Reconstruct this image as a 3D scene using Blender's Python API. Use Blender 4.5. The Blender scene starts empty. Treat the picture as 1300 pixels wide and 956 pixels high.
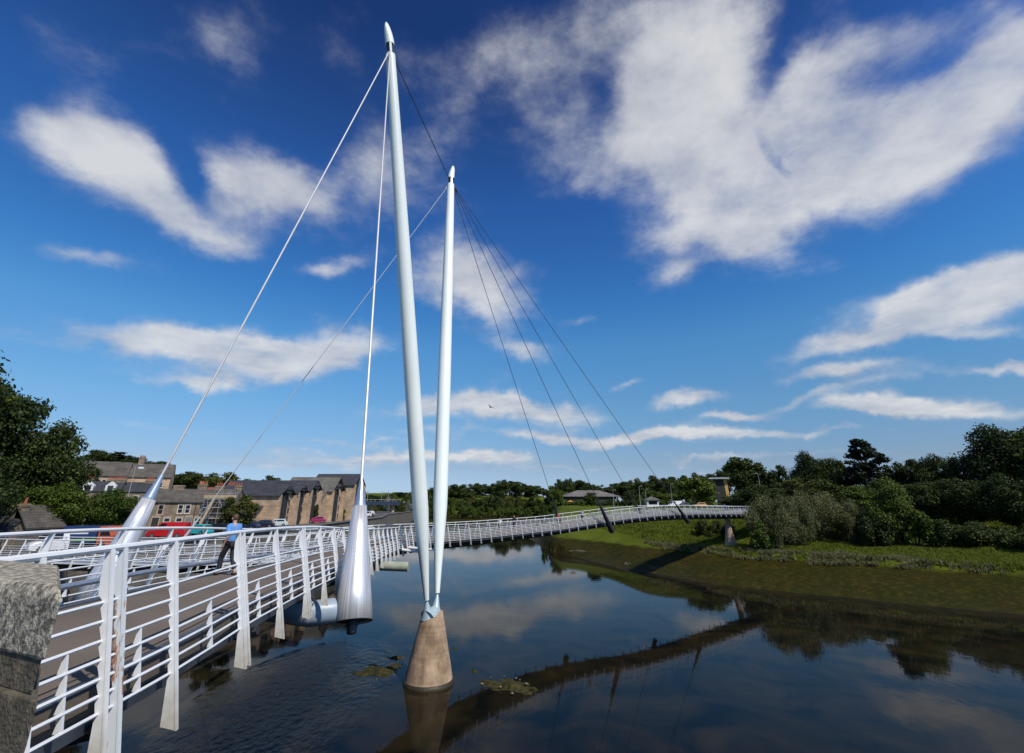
import bpy, math, random
import numpy as np
from mathutils import Vector, Matrix
R = math.radians
SC = bpy.context.scene
# ------------------------------------------------------------------ camera
EYE = 10.0
F = 590.0
TH = math.atan(207 / 590)
CT, ST = math.cos(TH), math.sin(TH)
cam_d = bpy.data.cameras.new('camera')
cam = bpy.data.objects.new('camera', cam_d)
SC.collection.objects.link(cam)
cam.location = (0, 0, EYE)
cam.rotation_euler = (R(90) + TH, 0, 0)
cam_d.sensor_width = 36
cam_d.lens = F * 36 / 1300
cam_d.shift_y = -45 / 1300
cam_d.clip_start = 0.1
cam_d.clip_end = 9000
SC.camera = cam
SC.render.resolution_x, SC.render.resolution_y = 1024, 753
# ------------------------------------------------------------------ sun, exposure
SUN_EL = 50.0
SUN_V = Vector((0.66, -0.75, 0)).normalized()
SUN_DIR = Vector((SUN_V.x * math.cos(R(SUN_EL)), SUN_V.y * math.cos(R(SUN_EL)), math.sin(R(SUN_EL))))
sd = bpy.data.lights.new('sun', 'SUN')
sd.energy = 4.4
sd.angle = R(0.53)
sd.color = (1.0, 0.93, 0.83)
sun = bpy.data.objects.new('sun', sd)
SC.collection.objects.link(sun)
sun.rotation_euler = (-SUN_DIR).to_track_quat('-Z', 'Y').to_euler()
SC.view_settings.view_transform = 'Standard'
SC.view_settings.look = 'None'
SC.view_settings.exposure = 0.0
SC.view_settings.gamma = 1.0
SC.view_settings.use_curve_mapping = False

def ray(px, py):
    u = (px - 650) / F
    v = (433 - py) / F
    return Vector((u, CT - v * ST, v * CT + ST))
def at_z(px, py, z):
    r = ray(px, py)
    return r * ((z - EYE) / r.z) + Vector((0, 0, EYE))
def at_d(px, py, D):
    r = ray(px, py)
    return r * (D / r.y) + Vector((0, 0, EYE))

# ------------------------------------------------------------------ world
W = bpy.data.worlds.new('World')
SC.world = W
W.use_nodes = True
nt = W.node_tree
nt.nodes.clear()
def N(t, **k):
    n = nt.nodes.new(t)
    for a, b in k.items():
        setattr(n, a, b)
    return n
def L(a, b):
    nt.links.new(a, b)
def M1(op, a, b=None, c=None, clamp=False):
    n = N('ShaderNodeMath', operation=op, use_clamp=clamp)
    for i, q in enumerate((a, b, c)):
        if q is None: continue
        if isinstance(q, (int, float)): n.inputs[i].default_value = q
        else: L(q, n.inputs[i])
    return n.outputs[0]
def VM(op, a, b=None, scale=None):
    n = N('ShaderNodeVectorMath', operation=op)
    for i, q in enumerate((a, b)):
        if q is None: continue
        if isinstance(q, (tuple, list, Vector)): n.inputs[i].default_value = tuple(q)
        else: L(q, n.inputs[i])
    if scale is not None:
        if isinstance(scale, (int, float)): n.inputs['Scale'].default_value = scale
        else: L(scale, n.inputs['Scale'])
    return n
out = N('ShaderNodeOutputWorld')
bg = N('ShaderNodeBackground')
bg.inputs['Strength'].default_value = 0.1
L(bg.outputs[0], out.inputs[0])
sky = N('ShaderNodeTexSky', sky_type='NISHITA', sun_disc=False)
sky.sun_elevation = R(SUN_EL)
sky.sun_rotation = math.atan2(SUN_V.x, SUN_V.y)
sky.air_density = 1.0
sky.dust_density = 0.3
sky.ozone_density = 3.0
tc = N('ShaderNodeTexCoord')
D0 = tc.outputs['Generated']
sep = N('ShaderNodeSeparateXYZ'); L(D0, sep.inputs[0])
zpos = M1('MAXIMUM', sep.outputs[2], 0.0)
# clear air: the polarised, dark upper sky
g = N('ShaderNodeGamma'); g.inputs[1].default_value = 1.32
L(sky.outputs[0], g.inputs[0])
tint = N('ShaderNodeValToRGB')
L(zpos, tint.inputs[0])
TINT = [(0.0147, (0.308, 0.404, 0.712)), (0.075, (0.384, 0.391, 0.484)), (0.184, (0.457, 0.592, 0.614)), (0.31, (0.456, 0.775, 0.823)), (0.394, (0.338, 0.735, 0.902)), (0.5789, (0.293, 0.623, 0.925)), (0.7213, (0.247, 0.433, 0.677)), (0.7884, (0.183, 0.328, 0.548))]
for i_, (z_, c_) in enumerate(TINT):
    e = tint.color_ramp.elements[i_ and 1] if i_ < 2 else tint.color_ramp.elements.new(z_)
    e.position = z_; e.color = (*c_, 1)
mulc = N('ShaderNodeMix', data_type='RGBA', blend_type='MULTIPLY')
mulc.inputs[0].default_value = 1
L(g.outputs[0], mulc.inputs[6]); L(tint.outputs[0], mulc.inputs[7])
skyc = mulc.outputs[2]
# clouds: sheets of broken cumulus placed by direction
zz = M1('ADD', zpos, 0.10)
pl = VM('DIVIDE', D0, None)
cmb = N('ShaderNodeCombineXYZ'); L(zz, cmb.inputs[0]); L(zz, cmb.inputs[1]); cmb.inputs[2].default_value = 1.0
L(cmb.outputs[0], pl.inputs[1])
n1 = N('ShaderNodeTexNoise'); n1.inputs['Scale'].default_value = 1.9; n1.inputs['Detail'].default_value = 9; n1.inputs['Roughness'].default_value = 0.60
n1.inputs['Distortion'].default_value = 0.25
L(pl.outputs[0], n1.inputs['Vector'])
n2 = N('ShaderNodeTexNoise'); n2.inputs['Scale'].default_value = 4.5; n2.inputs['Detail'].default_value = 5; n2.inputs['Roughness'].default_value = 0.6
L(D0, n2.inputs['Vector'])
off = VM('SUBTRACT', n2.outputs['Color'], (0.5, 0.5, 0.5))
offs = VM('SCALE', off.outputs[0], None, 0.13)
DW = VM('ADD', D0, offs.outputs[0]).outputs[0]
# px, py, half width, half height, angle (deg, clockwise), weight
BLOBS = [
 (895,40,105,75,0,.85),(850,90,70,70,0,.6),(880,150,100,75,0,1.0),(905,235,85,65,15,1.05),(945,300,62,42,20,.95),(835,312,60,22,-25,.6),(860,342,38,12,-20,.5),(790,200,50,60,0,.45),
 (1130,165,125,62,-18,1.2),(1065,215,80,55,10,.95),(1040,110,45,50,0,.6),(1110,55,95,28,-18,.65),(1215,130,60,70,0,.75),(1290,90,50,60,0,.5),(1010,255,45,30,0,.5),
 (1003,70,20,60,10,-.55),(985,215,13,50,-38,-.7),(1210,62,30,30,0,-.45),(236,205,16,42,-15,-.55),(440,250,14,40,20,-.15),(770,120,25,60,15,-.3),
 (700,40,90,55,20,.42),(690,130,70,60,40,.46),(735,215,55,45,35,.42),(640,60,40,50,0,.25),
 (150,180,62,42,40,1.0),(95,190,55,60,35,.55),(190,240,70,36,32,.72),(230,265,60,20,20,.45),
 (330,225,50,42,35,.95),(385,255,60,34,15,.9),(280,195,45,40,40,.5),(290,305,40,24,40,.6),(500,235,75,50,10,.70),(455,200,30,40,0,.3),
 (425,341,44,13,-12,.85),(108,330,40,13,8,.62),(605,345,70,36,8,1.1),(560,370,60,26,0,.6),(640,400,50,20,0,.6),(735,408,28,8,0,.5),
 (190,440,78,24,6,1.15),(290,450,70,28,12,1.2),(360,465,45,22,0,.8),(440,440,62,26,-5,1.1),(235,488,70,12,4,.75),(540,520,70,14,0,.85),(610,512,55,14,0,.8),(640,508,30,12,0,.5),(700,520,66,15,0,1.05),(665,438,60,16,0,.7),
 (1265,350,70,22,-28,1.2),(1225,380,90,22,-12,1.2),(1160,392,34,12,-25,.6),(1130,428,110,17,-14,1.15),(1080,478,70,12,-6,1.05),(1290,478,45,8,-4,1.1),(1255,432,60,12,-5,.75),(870,507,52,11,-6,1.15),(800,487,34,8,-12,.75),
 (935,530,32,7,-3,1.05),(1110,520,50,12,0,.9),(1175,530,100,12,2,1.2),(1050,555,60,6,0,.6),(880,553,100,8,0,1.1),(800,552,60,9,0,.9),(700,548,60,8,0,.75),(560,548,90,7,0,.65),(480,578,150,8,0,.95),(620,577,60,7,0,.7),(380,590,90,6,0,.65),(720,590,80,5,0,.6),(1040,508,110,7,-10,.6),(960,582,120,5,0,.7),(260,545,90,6,0,.5),(900,600,60,4,0,.5),(430,560,120,5,0,.6),
 (60,60,110,40,15,.28),(270,50,60,50,45,.42),(440,100,30,60,-30,.36),(560,110,45,60,-45,.40),(1260,60,60,40,0,.4),(30,560,60,12,0,.4),(560,180,40,30,0,.35)]
tot = None
for (bx, by, ra, rb, an, wt) in BLOBS:
    if wt > 0 and by < 320: wt *= 0.88
    c = ray(bx, by); ln = c.length; c = c.normalized()
    right = Vector((1, 0, 0)); right = (right - c * right.dot(c)).normalized()
    down = right.cross(c).normalized()
    if down.z > 0: down = -down
    a = R(an)
    e1 = right * math.cos(a) + down * math.sin(a)
    e2 = -right * math.sin(a) + down * math.cos(a)
    ka, kb = ra * 1.0 / F / ln, rb * 1.0 / F / ln
    d1 = VM('DOT_PRODUCT', DW, e1 / ka).outputs['Value']
    d2 = VM('DOT_PRODUCT', DW, e2 / kb).outputs['Value']
    q = M1('ADD', M1('MULTIPLY', d1, d1), M1('MULTIPLY', d2, d2))
    front = M1('GREATER_THAN', VM('DOT_PRODUCT', D0, c).outputs['Value'], 0.0)
    w = M1('MULTIPLY', M1('POWER', 2.718, M1('MULTIPLY', q, -0.9)), M1('MULTIPLY', front, wt))
    tot = w if tot is None else M1('ADD', tot, w)
tot = M1('MINIMUM', tot, 1.15)
# light general scatter of cloud behind the camera
back = M1('MULTIPLY', M1('MULTIPLY', sep.outputs[1], -1.0, clamp=True), 0.5)
tot = M1('ADD', tot, back)
n4 = N('ShaderNodeTexNoise'); n4.inputs['Scale'].default_value = 6.5; n4.inputs['Detail'].default_value = 8; n4.inputs['Roughness'].default_value = 0.62
st4 = VM('MULTIPLY', D0, (1, 1, 1.7)); L(st4.outputs[0], n4.inputs['Vector'])
dens = M1('ADD', M1('MULTIPLY', tot, 0.92), M1('ADD', M1('MULTIPLY', M1('SUBTRACT', n1.outputs[0], 0.5), 0.95), M1('MULTIPLY', M1('SUBTRACT', n4.outputs[0], 0.5), 1.15)))
mr = N('ShaderNodeMapRange', interpolation_type='SMOOTHERSTEP')
L(dens, mr.inputs[0]); mr.inputs[1].default_value = 0.13; mr.inputs[2].default_value = 1.18
mask = M1('MULTIPLY', mr.outputs[0], 0.88)
# cloud brightness: thicker and finer noise gives soft greys
n3 = N('ShaderNodeTexNoise'); n3.inputs['Scale'].default_value = 3.1; n3.inputs['Detail'].default_value = 6; n3.inputs['Roughness'].default_value = 0.55
sh = VM('ADD', pl.outputs[0], (0.13, 0.21, 0.5)); L(sh.outputs[0], n3.inputs['Vector'])
cr = N('ShaderNodeValToRGB')
L(M1('ADD', M1('ADD', M1('MULTIPLY', n3.outputs[0], 0.75), M1('MULTIPLY', n4.outputs[0], 0.35)), M1('MULTIPLY', dens, 0.12)), cr.inputs[0])
cr.color_ramp.elements[0].position = 0.38; cr.color_ramp.elements[0].color = (0.34, 0.39, 0.52, 1)
cr.color_ramp.elements[1].position = 0.78; cr.color_ramp.elements[1].color = (0.80, 0.81, 0.82, 1)
csc = N('ShaderNodeMix', data_type='RGBA', blend_type='MULTIPLY'); csc.inputs[0].default_value = 1
L(cr.outputs[0], csc.inputs[6]); csc.inputs[7].default_value = (9.2, 9.2, 9.2, 1)
mx = N('ShaderNodeMix', data_type='RGBA')
L(mask, mx.inputs[0]); L(skyc, mx.inputs[6]); L(csc.outputs[2], mx.inputs[7])
L(mx.outputs[2], bg.inputs[0])
W.cycles.sampling_method = 'MANUAL'
W.cycles.sample_map_resolution = 512

# ------------------------------------------------------------------ helpers
COL = SC.collection
random.seed(7)
rng = np.random.default_rng(11)

def mat(name, c1, c2=None, scale=3.0, rough=0.7, metal=0.0, bump=0.0, bscale=None, detail=6, stretch=None, contrast=(0.35, 0.65), spec=None, c3=None):
    m = bpy.data.materials.new(name)
    m.use_nodes = True
    t = m.node_tree
    b = t.nodes['Principled BSDF']
    b.inputs['Roughness'].default_value = rough
    b.inputs['Metallic'].default_value = metal
    if spec is not None: b.inputs['Specular IOR Level'].default_value = spec
    co = t.nodes.new('ShaderNodeTexCoord')
    mp = t.nodes.new('ShaderNodeMapping')
    t.links.new(co.outputs['Object'], mp.inputs[0])
    if stretch: mp.inputs['Scale'].default_value = stretch
    if c2 is None: c2 = tuple(x * 0.8 for x in c1)
    n = t.nodes.new('ShaderNodeTexNoise')
    n.inputs['Scale'].default_value = scale
    n.inputs['Detail'].default_value = detail
    n.inputs['Roughness'].default_value = 0.62
    t.links.new(mp.outputs[0], n.inputs['Vector'])
    r = t.nodes.new('ShaderNodeValToRGB')
    r.color_ramp.elements[0].position = contrast[0]
    r.color_ramp.elements[1].position = contrast[1]
    r.color_ramp.elements[0].color = (*c2, 1)
    r.color_ramp.elements[1].color = (*c1, 1)
    if c3:
        q = r.color_ramp.elements.new((contrast[0] + contrast[1]) / 2); q.color = (*c3, 1)
    t.links.new(n.outputs[0], r.inputs[0])
    t.links.new(r.outputs[0], b.inputs['Base Color'])
    if bump:
        n2 = t.nodes.new('ShaderNodeTexNoise')
        n2.inputs['Scale'].default_value = bscale or scale * 6
        n2.inputs['Detail'].default_value = 5
        t.links.new(mp.outputs[0], n2.inputs['Vector'])
        bp = t.nodes.new('ShaderNodeBump')
        bp.inputs['Strength'].default_value = bump
        bp.inputs['Distance'].default_value = 0.05
        t.links.new(n2.outputs[0], bp.inputs['Height'])
        t.links.new(bp.outputs[0], b.inputs['Normal'])
    return m

def brick(name, c1, c2, mortar, scale=1.0, rough=0.85, bw=0.5, rh=0.25, squash=1.0, bump=0.4):
    m = bpy.data.materials.new(name)
    m.use_nodes = True
    t = m.node_tree
    b = t.nodes['Principled BSDF']; b.inputs['Roughness'].default_value = rough
    co = t.nodes.new('ShaderNodeTexCoord')
    # wall coordinates: run (x+y) by height z, works on every upright wall
    sp = t.nodes.new('ShaderNodeSeparateXYZ'); t.links.new(co.outputs['Object'], sp.inputs[0])
    ad = t.nodes.new('ShaderNodeMath'); ad.operation = 'ADD'
    t.links.new(sp.outputs[0], ad.inputs[0]); t.links.new(sp.outputs[1], ad.inputs[1])
    cb = t.nodes.new('ShaderNodeCombineXYZ'); t.links.new(ad.outputs[0], cb.inputs[0]); t.links.new(sp.outputs[2], cb.inputs[1])
    br = t.nodes.new('ShaderNodeTexBrick')
    br.inputs['Scale'].default_value = scale
    br.inputs['Color1'].default_value = (*c1, 1); br.inputs['Color2'].default_value = (*c2, 1)
    br.inputs['Mortar'].default_value = (*mortar, 1)
    br.inputs['Mortar Size'].default_value = 0.02
    br.inputs['Brick Width'].default_value = bw; br.inputs['Row Height'].default_value = rh
    t.links.new(cb.outputs[0], br.inputs['Vector'])
    n = t.nodes.new('ShaderNodeTexNoise'); n.inputs['Scale'].default_value = 0.6; n.inputs['Detail'].default_value = 7
    t.links.new(co.outputs['Object'], n.inputs['Vector'])
    r = t.nodes.new('ShaderNodeMapRange'); t.links.new(n.outputs[0], r.inputs[0])
    r.inputs[1].default_value = 0.3; r.inputs[2].default_value = 0.7; r.inputs[3].default_value = 0.62; r.inputs[4].default_value = 1.2
    mm = t.nodes.new('ShaderNodeMix'); mm.data_type = 'RGBA'; mm.blend_type = 'MULTIPLY'; mm.inputs[0].default_value = 1
    t.links.new(br.outputs[0], mm.inputs[6]); t.links.new(r.outputs[0], mm.inputs[7])
    t.links.new(mm.outputs[2], b.inputs['Base Color'])
    bp = t.nodes.new('ShaderNodeBump'); bp.inputs['Strength'].default_value = bump; bp.inputs['Distance'].default_value = 0.03
    t.links.new(br.outputs['Fac'], bp.inputs['Height']); bp.invert = True
    t.links.new(bp.outputs[0], b.inputs['Normal'])
    return m

class MB:
    def __init__(s):
        s.v = []; s.f = []; s.m = []
    def add(s, vs, fs, mi=0):
        o = len(s.v)
        s.v += [tuple(q) for q in vs]
        s.f += [tuple(i + o for i in f) for f in fs]
        s.m += [mi] * len(fs)
        return s
    def box(s, x0, x1, y0, y1, z0, z1, mi=0):
        return s.add([(x0,y0,z0),(x1,y0,z0),(x1,y1,z0),(x0,y1,z0),(x0,y0,z1),(x1,y0,z1),(x1,y1,z1),(x0,y1,z1)],
              [(0,3,2,1),(4,5,6,7),(0,1,5,4),(1,2,6,5),(2,3,7,6),(3,0,4,7)], mi)
    def tube(s, pts, rad, n=8, mi=0, cap=True):
        pts = [Vector(p) for p in pts]
        if not isinstance(rad, (list, tuple)): rad = [rad] * len(pts)
        vs = []; up = None
        for i, p in enumerate(pts):
            a = pts[max(0, i - 1)]; b = pts[min(len(pts) - 1, i + 1)]
            t = (b - a).normalized()
            if up is None:
                up = Vector((0, 0, 1)) if abs(t.z) < 0.9 else Vector((1, 0, 0))
            x = t.cross(up).normalized(); y = x.cross(t).normalized(); up = y
            for k in range(n):
                an = 2 * math.pi * k / n
                vs.append(p + (x * math.cos(an) + y * math.sin(an)) * rad[i])
        fs = []
        for i in range(len(pts) - 1):
            for k in range(n):
                k2 = (k + 1) % n
                fs.append((i*n+k, i*n+k2, (i+1)*n+k2, (i+1)*n+k))
        if cap:
            fs.append(tuple(range(n - 1, -1, -1)))
            fs.append(tuple((len(pts)-1)*n + k for k in range(n)))
        return s.add(vs, fs, mi)
    def prism(s, poly, fn0, fn1, mi=0):
        n = len(poly)
        vs = [fn0(p) for p in poly] + [fn1(p) for p in poly]
        fs = [tuple(range(n - 1, -1, -1)), tuple(range(n, 2 * n))]
        fs += [(i, (i + 1) % n, n + (i + 1) % n, n + i) for i in range(n)]
        return s.add(vs, fs, mi)
    def build(s, name, mats, parent=None, smooth=False, loc=None):
        me = bpy.data.meshes.new(name)
        me.from_pydata(s.v, [], s.f)
        if not isinstance(mats, (list, tuple)): mats = [mats]
        for q in mats: me.materials.append(q)
        if len(mats) > 1: me.polygons.foreach_set('material_index', s.m)
        if smooth: me.polygons.foreach_set('use_smooth', [True] * len(s.f))
        me.update()
        o = bpy.data.objects.new(name, me)
        COL.objects.link(o)
        if parent: o.parent = parent
        if loc: o.location = loc
        return o

def fix_normals(o):
    import bmesh
    bm = bmesh.new(); bm.from_mesh(o.data)
    bmesh.ops.recalc_face_normals(bm, faces=bm.faces)
    bm.to_mesh(o.data); bm.free()
    return o
def bevel(o, w=0.02, seg=2):
    m = o.modifiers.new('bevel', 'BEVEL'); m.width = w; m.segments = seg; m.limit_method = 'ANGLE'; m.angle_limit = R(35)
    return o
def smooth_angle(o):
    o.data.polygons.foreach_set('use_smooth', [True] * len(o.data.polygons))
    o.data.set_sharp_from_angle(angle=R(35))
    return o
def tag(o, label=None, cat=None, group=None, kind=None):
    if label: o['label'] = label
    if cat: o['category'] = cat
    if group: o['group'] = group
    if kind: o['kind'] = kind
    return o
def thing(name, label, cat, loc=(0, 0, 0), rz=0, group=None):
    o = bpy.data.objects.new(name, None); COL.objects.link(o)
    o.location = loc; o.rotation_euler = (0, 0, rz); o.empty_display_size = 0.3
    return tag(o, label, cat, group)
CH = {}
def copy_tree(o, parent=None):
    c = o.copy(); COL.objects.link(c)
    if parent: c.parent = parent
    for ch in [q for q in CH.get(o.name, [])]:
        copy_tree(ch, c)
    return c
def register(o):
    def rec(p):
        CH[p.name] = [q for q in COL.objects if q.parent == p]
        for q in CH[p.name]: rec(q)
    rec(o)
def smst(a, b, x):
    t = np.clip((x - a) / (b - a), 0, 1)
    return t * t * (3 - 2 * t)

# ------------------------------------------------------------------ terrain
WZ = -1.8
def P2(px, py): 
    p = at_z(px, py, WZ); return (p.x, p.y)
RIGHT = [(160, -60), (110, 5), (78, 32), P2(1300, 780), P2(1150, 766), P2(1000, 751), P2(908, 742), P2(838, 729), P2(788, 722), P2(753, 712), P2(720, 704.5), P2(700, 699), P2(682, 689), P2(662, 680), P2(648, 672), P2(642, 666)]
FAR = [P2(620, 662.5), P2(570, 661.5), P2(515, 662.5)]
LEFT = [(-66, 262), (-43.5, 165), (-40, 90), (-40, 60), (-40, 40), (-36, 22), (-20, 7), (-9, 2.2), (2, 1.2), (30, -6), (60, -40)]
WATER = RIGHT + FAR + LEFT + [(60, -90), (160, -90)]
QUAY_EDGE = [(-78, 420), (-66, 262), (-43.5, 165), (-40, 90), (-40, 60), (-40, 40), (-36, 22), (-20, 7), (-9, 3.4), (-3.2, 3.4), (-2.6, 1.9), (4, 1.6), (30, -6), (60, -40)]
LANDP = QUAY_EDGE + [(60, -200), (-700, -200), (-700, 420)]

def sdist(X, Y, poly, closed=True):
    P = np.array(poly, float); n = len(P)
    best = np.full(X.shape, 1e18); inside = np.zeros(X.shape, bool)
    for i in range(n if closed else n - 1):
        a = P[i]; b = P[(i + 1) % n]; d = b - a; L2 = d @ d
        t = np.clip(((X - a[0]) * d[0] + (Y - a[1]) * d[1]) / L2, 0, 1)
        dx = X - a[0] - t * d[0]; dy = Y - a[1] - t * d[1]
        best = np.minimum(best, dx * dx + dy * dy)
        if closed:
            c = ((a[1] > Y) != (b[1] > Y)) & (X < (b[0] - a[0]) * (Y - a[1]) / (b[1] - a[1] + 1e-12) + a[0])
            inside ^= c
    return np.sqrt(best), inside

def vnoise(X, Y, s, seed=0):
    x = X / s; y = Y / s
    xi = np.floor(x).astype(np.int64); yi = np.floor(y).astype(np.int64)
    fx = x - xi; fy = y - yi
    fx = fx * fx * (3 - 2 * fx); fy = fy * fy * (3 - 2 * fy)
    def h(a, b):
        n = (a * 374761393 + b * 668265263 + seed * 1442695041) & 0x7fffffff
        n = ((n ^ (n >> 13)) * 1274126177) & 0x7fffffff
        return ((n ^ (n >> 16)) & 0xffff) / 65535.0
    return (h(xi, yi) * (1 - fx) + h(xi + 1, yi) * fx) * (1 - fy) + (h(xi, yi + 1) * (1 - fx) + h(xi + 1, yi + 1) * fx) * fy

def ground_h(X, Y):
    X = np.asarray(X, float); Y = np.asarray(Y, float)
    d, ins = sdist(X, Y, WATER)
    dw = d + (vnoise(X, Y, 9, 1) - 0.5) * 3.0 * np.clip(d / 4, 0, 1) + (vnoise(X, Y, 3, 2) - 0.5) * 1.0 * np.clip(d / 3, 0, 1)
    mudw = 13.5 + smst(150, 300, Y) * 60 + 26 * (1 - smst(6, 21, X - (Y - 85) * .12)) * smst(45, 70, Y)
    h = WZ + 2.9 * np.clip(dw / mudw, 0, 1) ** 0.85
    h = h + 0.75 * smst(0, 1.6, dw - mudw) + 0.025 * np.clip(dw - mudw, 0, 60)
    h = h + (vnoise(X, Y, 14, 5) - 0.5) * 0.35 * np.clip(dw / 25, 0, 1)
    h = h + ((vnoise(X, Y, 3.2, 15) - 0.5) * 0.30 + (vnoise(X, Y, 1.7, 16) - 0.5) * 0.16) * np.clip(dw / 4, 0, 1) * (1 - smst(130, 180, Y))
    # north-east embankment carrying the road and the landing of the bridge
    az = X / np.maximum(Y, 1)
    r1 = smst(112, 150 + 55 * (1 - smst(.1, .3, az)), Y + X * 0.25) * smst(0.045, 0.10, az)
    h = h * (1 - r1) + (9.0 + smst(150, 500, Y) * 3) * r1
    # wooded rise far behind
    r2 = smst(430, 640, Y) * (1 - r1)
    h = h + r2 * (12 + 10 * vnoise(X, Y, 160, 8))
    h = np.where(ins, WZ - np.minimum(1.5, 0.10 * d + 0.02), h)
    # landside of the quay stays below the quay sheet
    dq, inq = sdist(X, Y, LANDP)
    h = np.where(inq, np.minimum(h, WZ - 0.6), h)
    return h
def quay_h(X, Y):
    X = np.asarray(X, float); Y = np.asarray(Y, float)
    base = 5.8 + 2.4 * (1 - smst(4, 34, Y)) - 1.0 * smst(150, 260, Y)
    hill = smst(-78, -190, X * 1.0) * smst(30, 110, Y) * 17 + smst(-60, -130, X) * smst(30, 70, Y) * 1.5
    return base + hill * (1 - smst(190, 290, Y))
def gh(x, y): return float(ground_h(np.array([x]), np.array([y]))[0])
def qh(x, y): return float(quay_h(np.array([x]), np.array([y]))[0])

def polar_sheet(name, hfun, r0, r1, nr, a0, a1, na, keep=None):
    rr = r0 * (r1 / r0) ** np.linspace(0, 1, nr)
    aa = np.linspace(R(a0), R(a1), na)
    RR, AA = np.meshgrid(rr, aa, indexing='ij')
    X = RR * np.sin(AA); Y = RR * np.cos(AA)
    Z = hfun(X, Y)
    V = np.stack([X, Y, Z], -1).reshape(-1, 3)
    i = np.arange(nr - 1)[:, None] * na + np.arange(na - 1)[None, :]
    fs = np.stack([i, i + na, i + na + 1, i + 1], -1).reshape(-1, 4)
    if keep is not None:
        k = keep(X, Y).reshape(-1)
        fs = fs[k[fs].all(1)]
    me = bpy.data.meshes.new(name)
    me.from_pydata(V.tolist(), [], fs.tolist())
    me.polygons.foreach_set('use_smooth', [True] * len(fs))
    me.update()
    o = bpy.data.objects.new(name, me); COL.objects.link(o)
    return o

def ground_material():
    m = bpy.data.materials.new('mud and grass'); m.use_nodes = True
    t = m.node_tree; b = t.nodes['Principled BSDF']
    co = t.nodes.new('ShaderNodeTexCoord')
    sp = t.nodes.new('ShaderNodeSeparateXYZ'); t.links.new(co.outputs['Object'], sp.inputs[0])
    def noise(s, d=6, rough=.6):
        n = t.nodes.new('ShaderNodeTexNoise'); n.inputs['Scale'].default_value = s; n.inputs['Detail'].default_value = d
        n.inputs['Roughness'].default_value = rough
        t.links.new(co.outputs['Object'], n.inputs['Vector']); return n.outputs[0]
    def ramp(src, els):
        r = t.nodes.new('ShaderNodeValToRGB'); t.links.new(src, r.inputs[0])
        r.color_ramp.elements[0].position = els[0][0]; r.color_ramp.elements[0].color = (*els[0][1], 1)
        r.color_ramp.elements[1].position = els[-1][0]; r.color_ramp.elements[1].color = (*els[-1][1], 1)
        for p, c in els[1:-1]:
            q = r.color_ramp.elements.new(p); q.color = (*c, 1)
        return r.outputs[0]
    nz = noise(0.12, 8)
    mud = ramp(nz, [(.30, (.019, .018, .003)), (.45, (.034, .029, .005)), (.55, (.025, .027, .004)), (.7, (.044, .032, .008))])
    sp2 = ramp(noise(1.3, 5), [(.48, (.75, .75, .75)), (.70, (1.6, 1.45, 1.2))])
    mm = t.nodes.new('ShaderNodeMix'); mm.data_type = 'RGBA'; mm.blend_type = 'MULTIPLY'; mm.inputs[0].default_value = 1
    t.links.new(mud, mm.inputs[6]); t.links.new(sp2, mm.inputs[7])
    grass = ramp(noise(0.09, 9, .7), [(.32, (.040, .048, .006)), (.5, (.075, .100, .010)), (.66, (.105, .120, .014)), (.75, (.12, .105, .025))])
    # height selects mud, wet rim, grass
    hn = t.nodes.new('ShaderNodeMath'); hn.operation = 'MULTIPLY_ADD'
    t.links.new(noise(0.35, 5), hn.inputs[0]); hn.inputs[1].default_value = 0.8; t.links.new(sp.outputs[2], hn.inputs[2])
    mr = t.nodes.new('ShaderNodeMapRange'); t.links.new(hn.outputs[0], mr.inputs[0])
    mr.inputs[1].default_value = 1.35; mr.inputs[2].default_value = 1.75
    mix = t.nodes.new('ShaderNodeMix'); mix.data_type = 'RGBA'
    t.links.new(mr.outputs[0], mix.inputs[0]); t.links.new(mm.outputs[2], mix.inputs[6]); t.links.new(grass, mix.inputs[7])
    t.links.new(mix.outputs[2], b.inputs['Base Color'])
    rr = t.nodes.new('ShaderNodeMapRange'); t.links.new(sp.outputs[2], rr.inputs[0])
    rr.inputs[1].default_value = -1.8; rr.inputs[2].default_value = .5; rr.inputs[3].default_value = 0.55; rr.inputs[4].default_value = 0.85
    t.links.new(rr.outputs[0], b.inputs['Roughness'])
    b.inputs['Specular IOR Level'].default_value = 0.03
    bp = t.nodes.new('ShaderNodeBump'); bp.inputs['Strength'].default_value = 0.5; bp.inputs['Distance'].default_value = 0.08
    t.links.new(noise(1.6, 8), bp.inputs['Height']); t.links.new(bp.outputs[0], b.inputs['Normal'])
    return m

gm = ground_material()
g1 = polar_sheet('ground', ground_h, 8, 7000, 380, -82, 82, 560)
g1.data.materials.append(gm); tag(g1, kind='structure')

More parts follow.
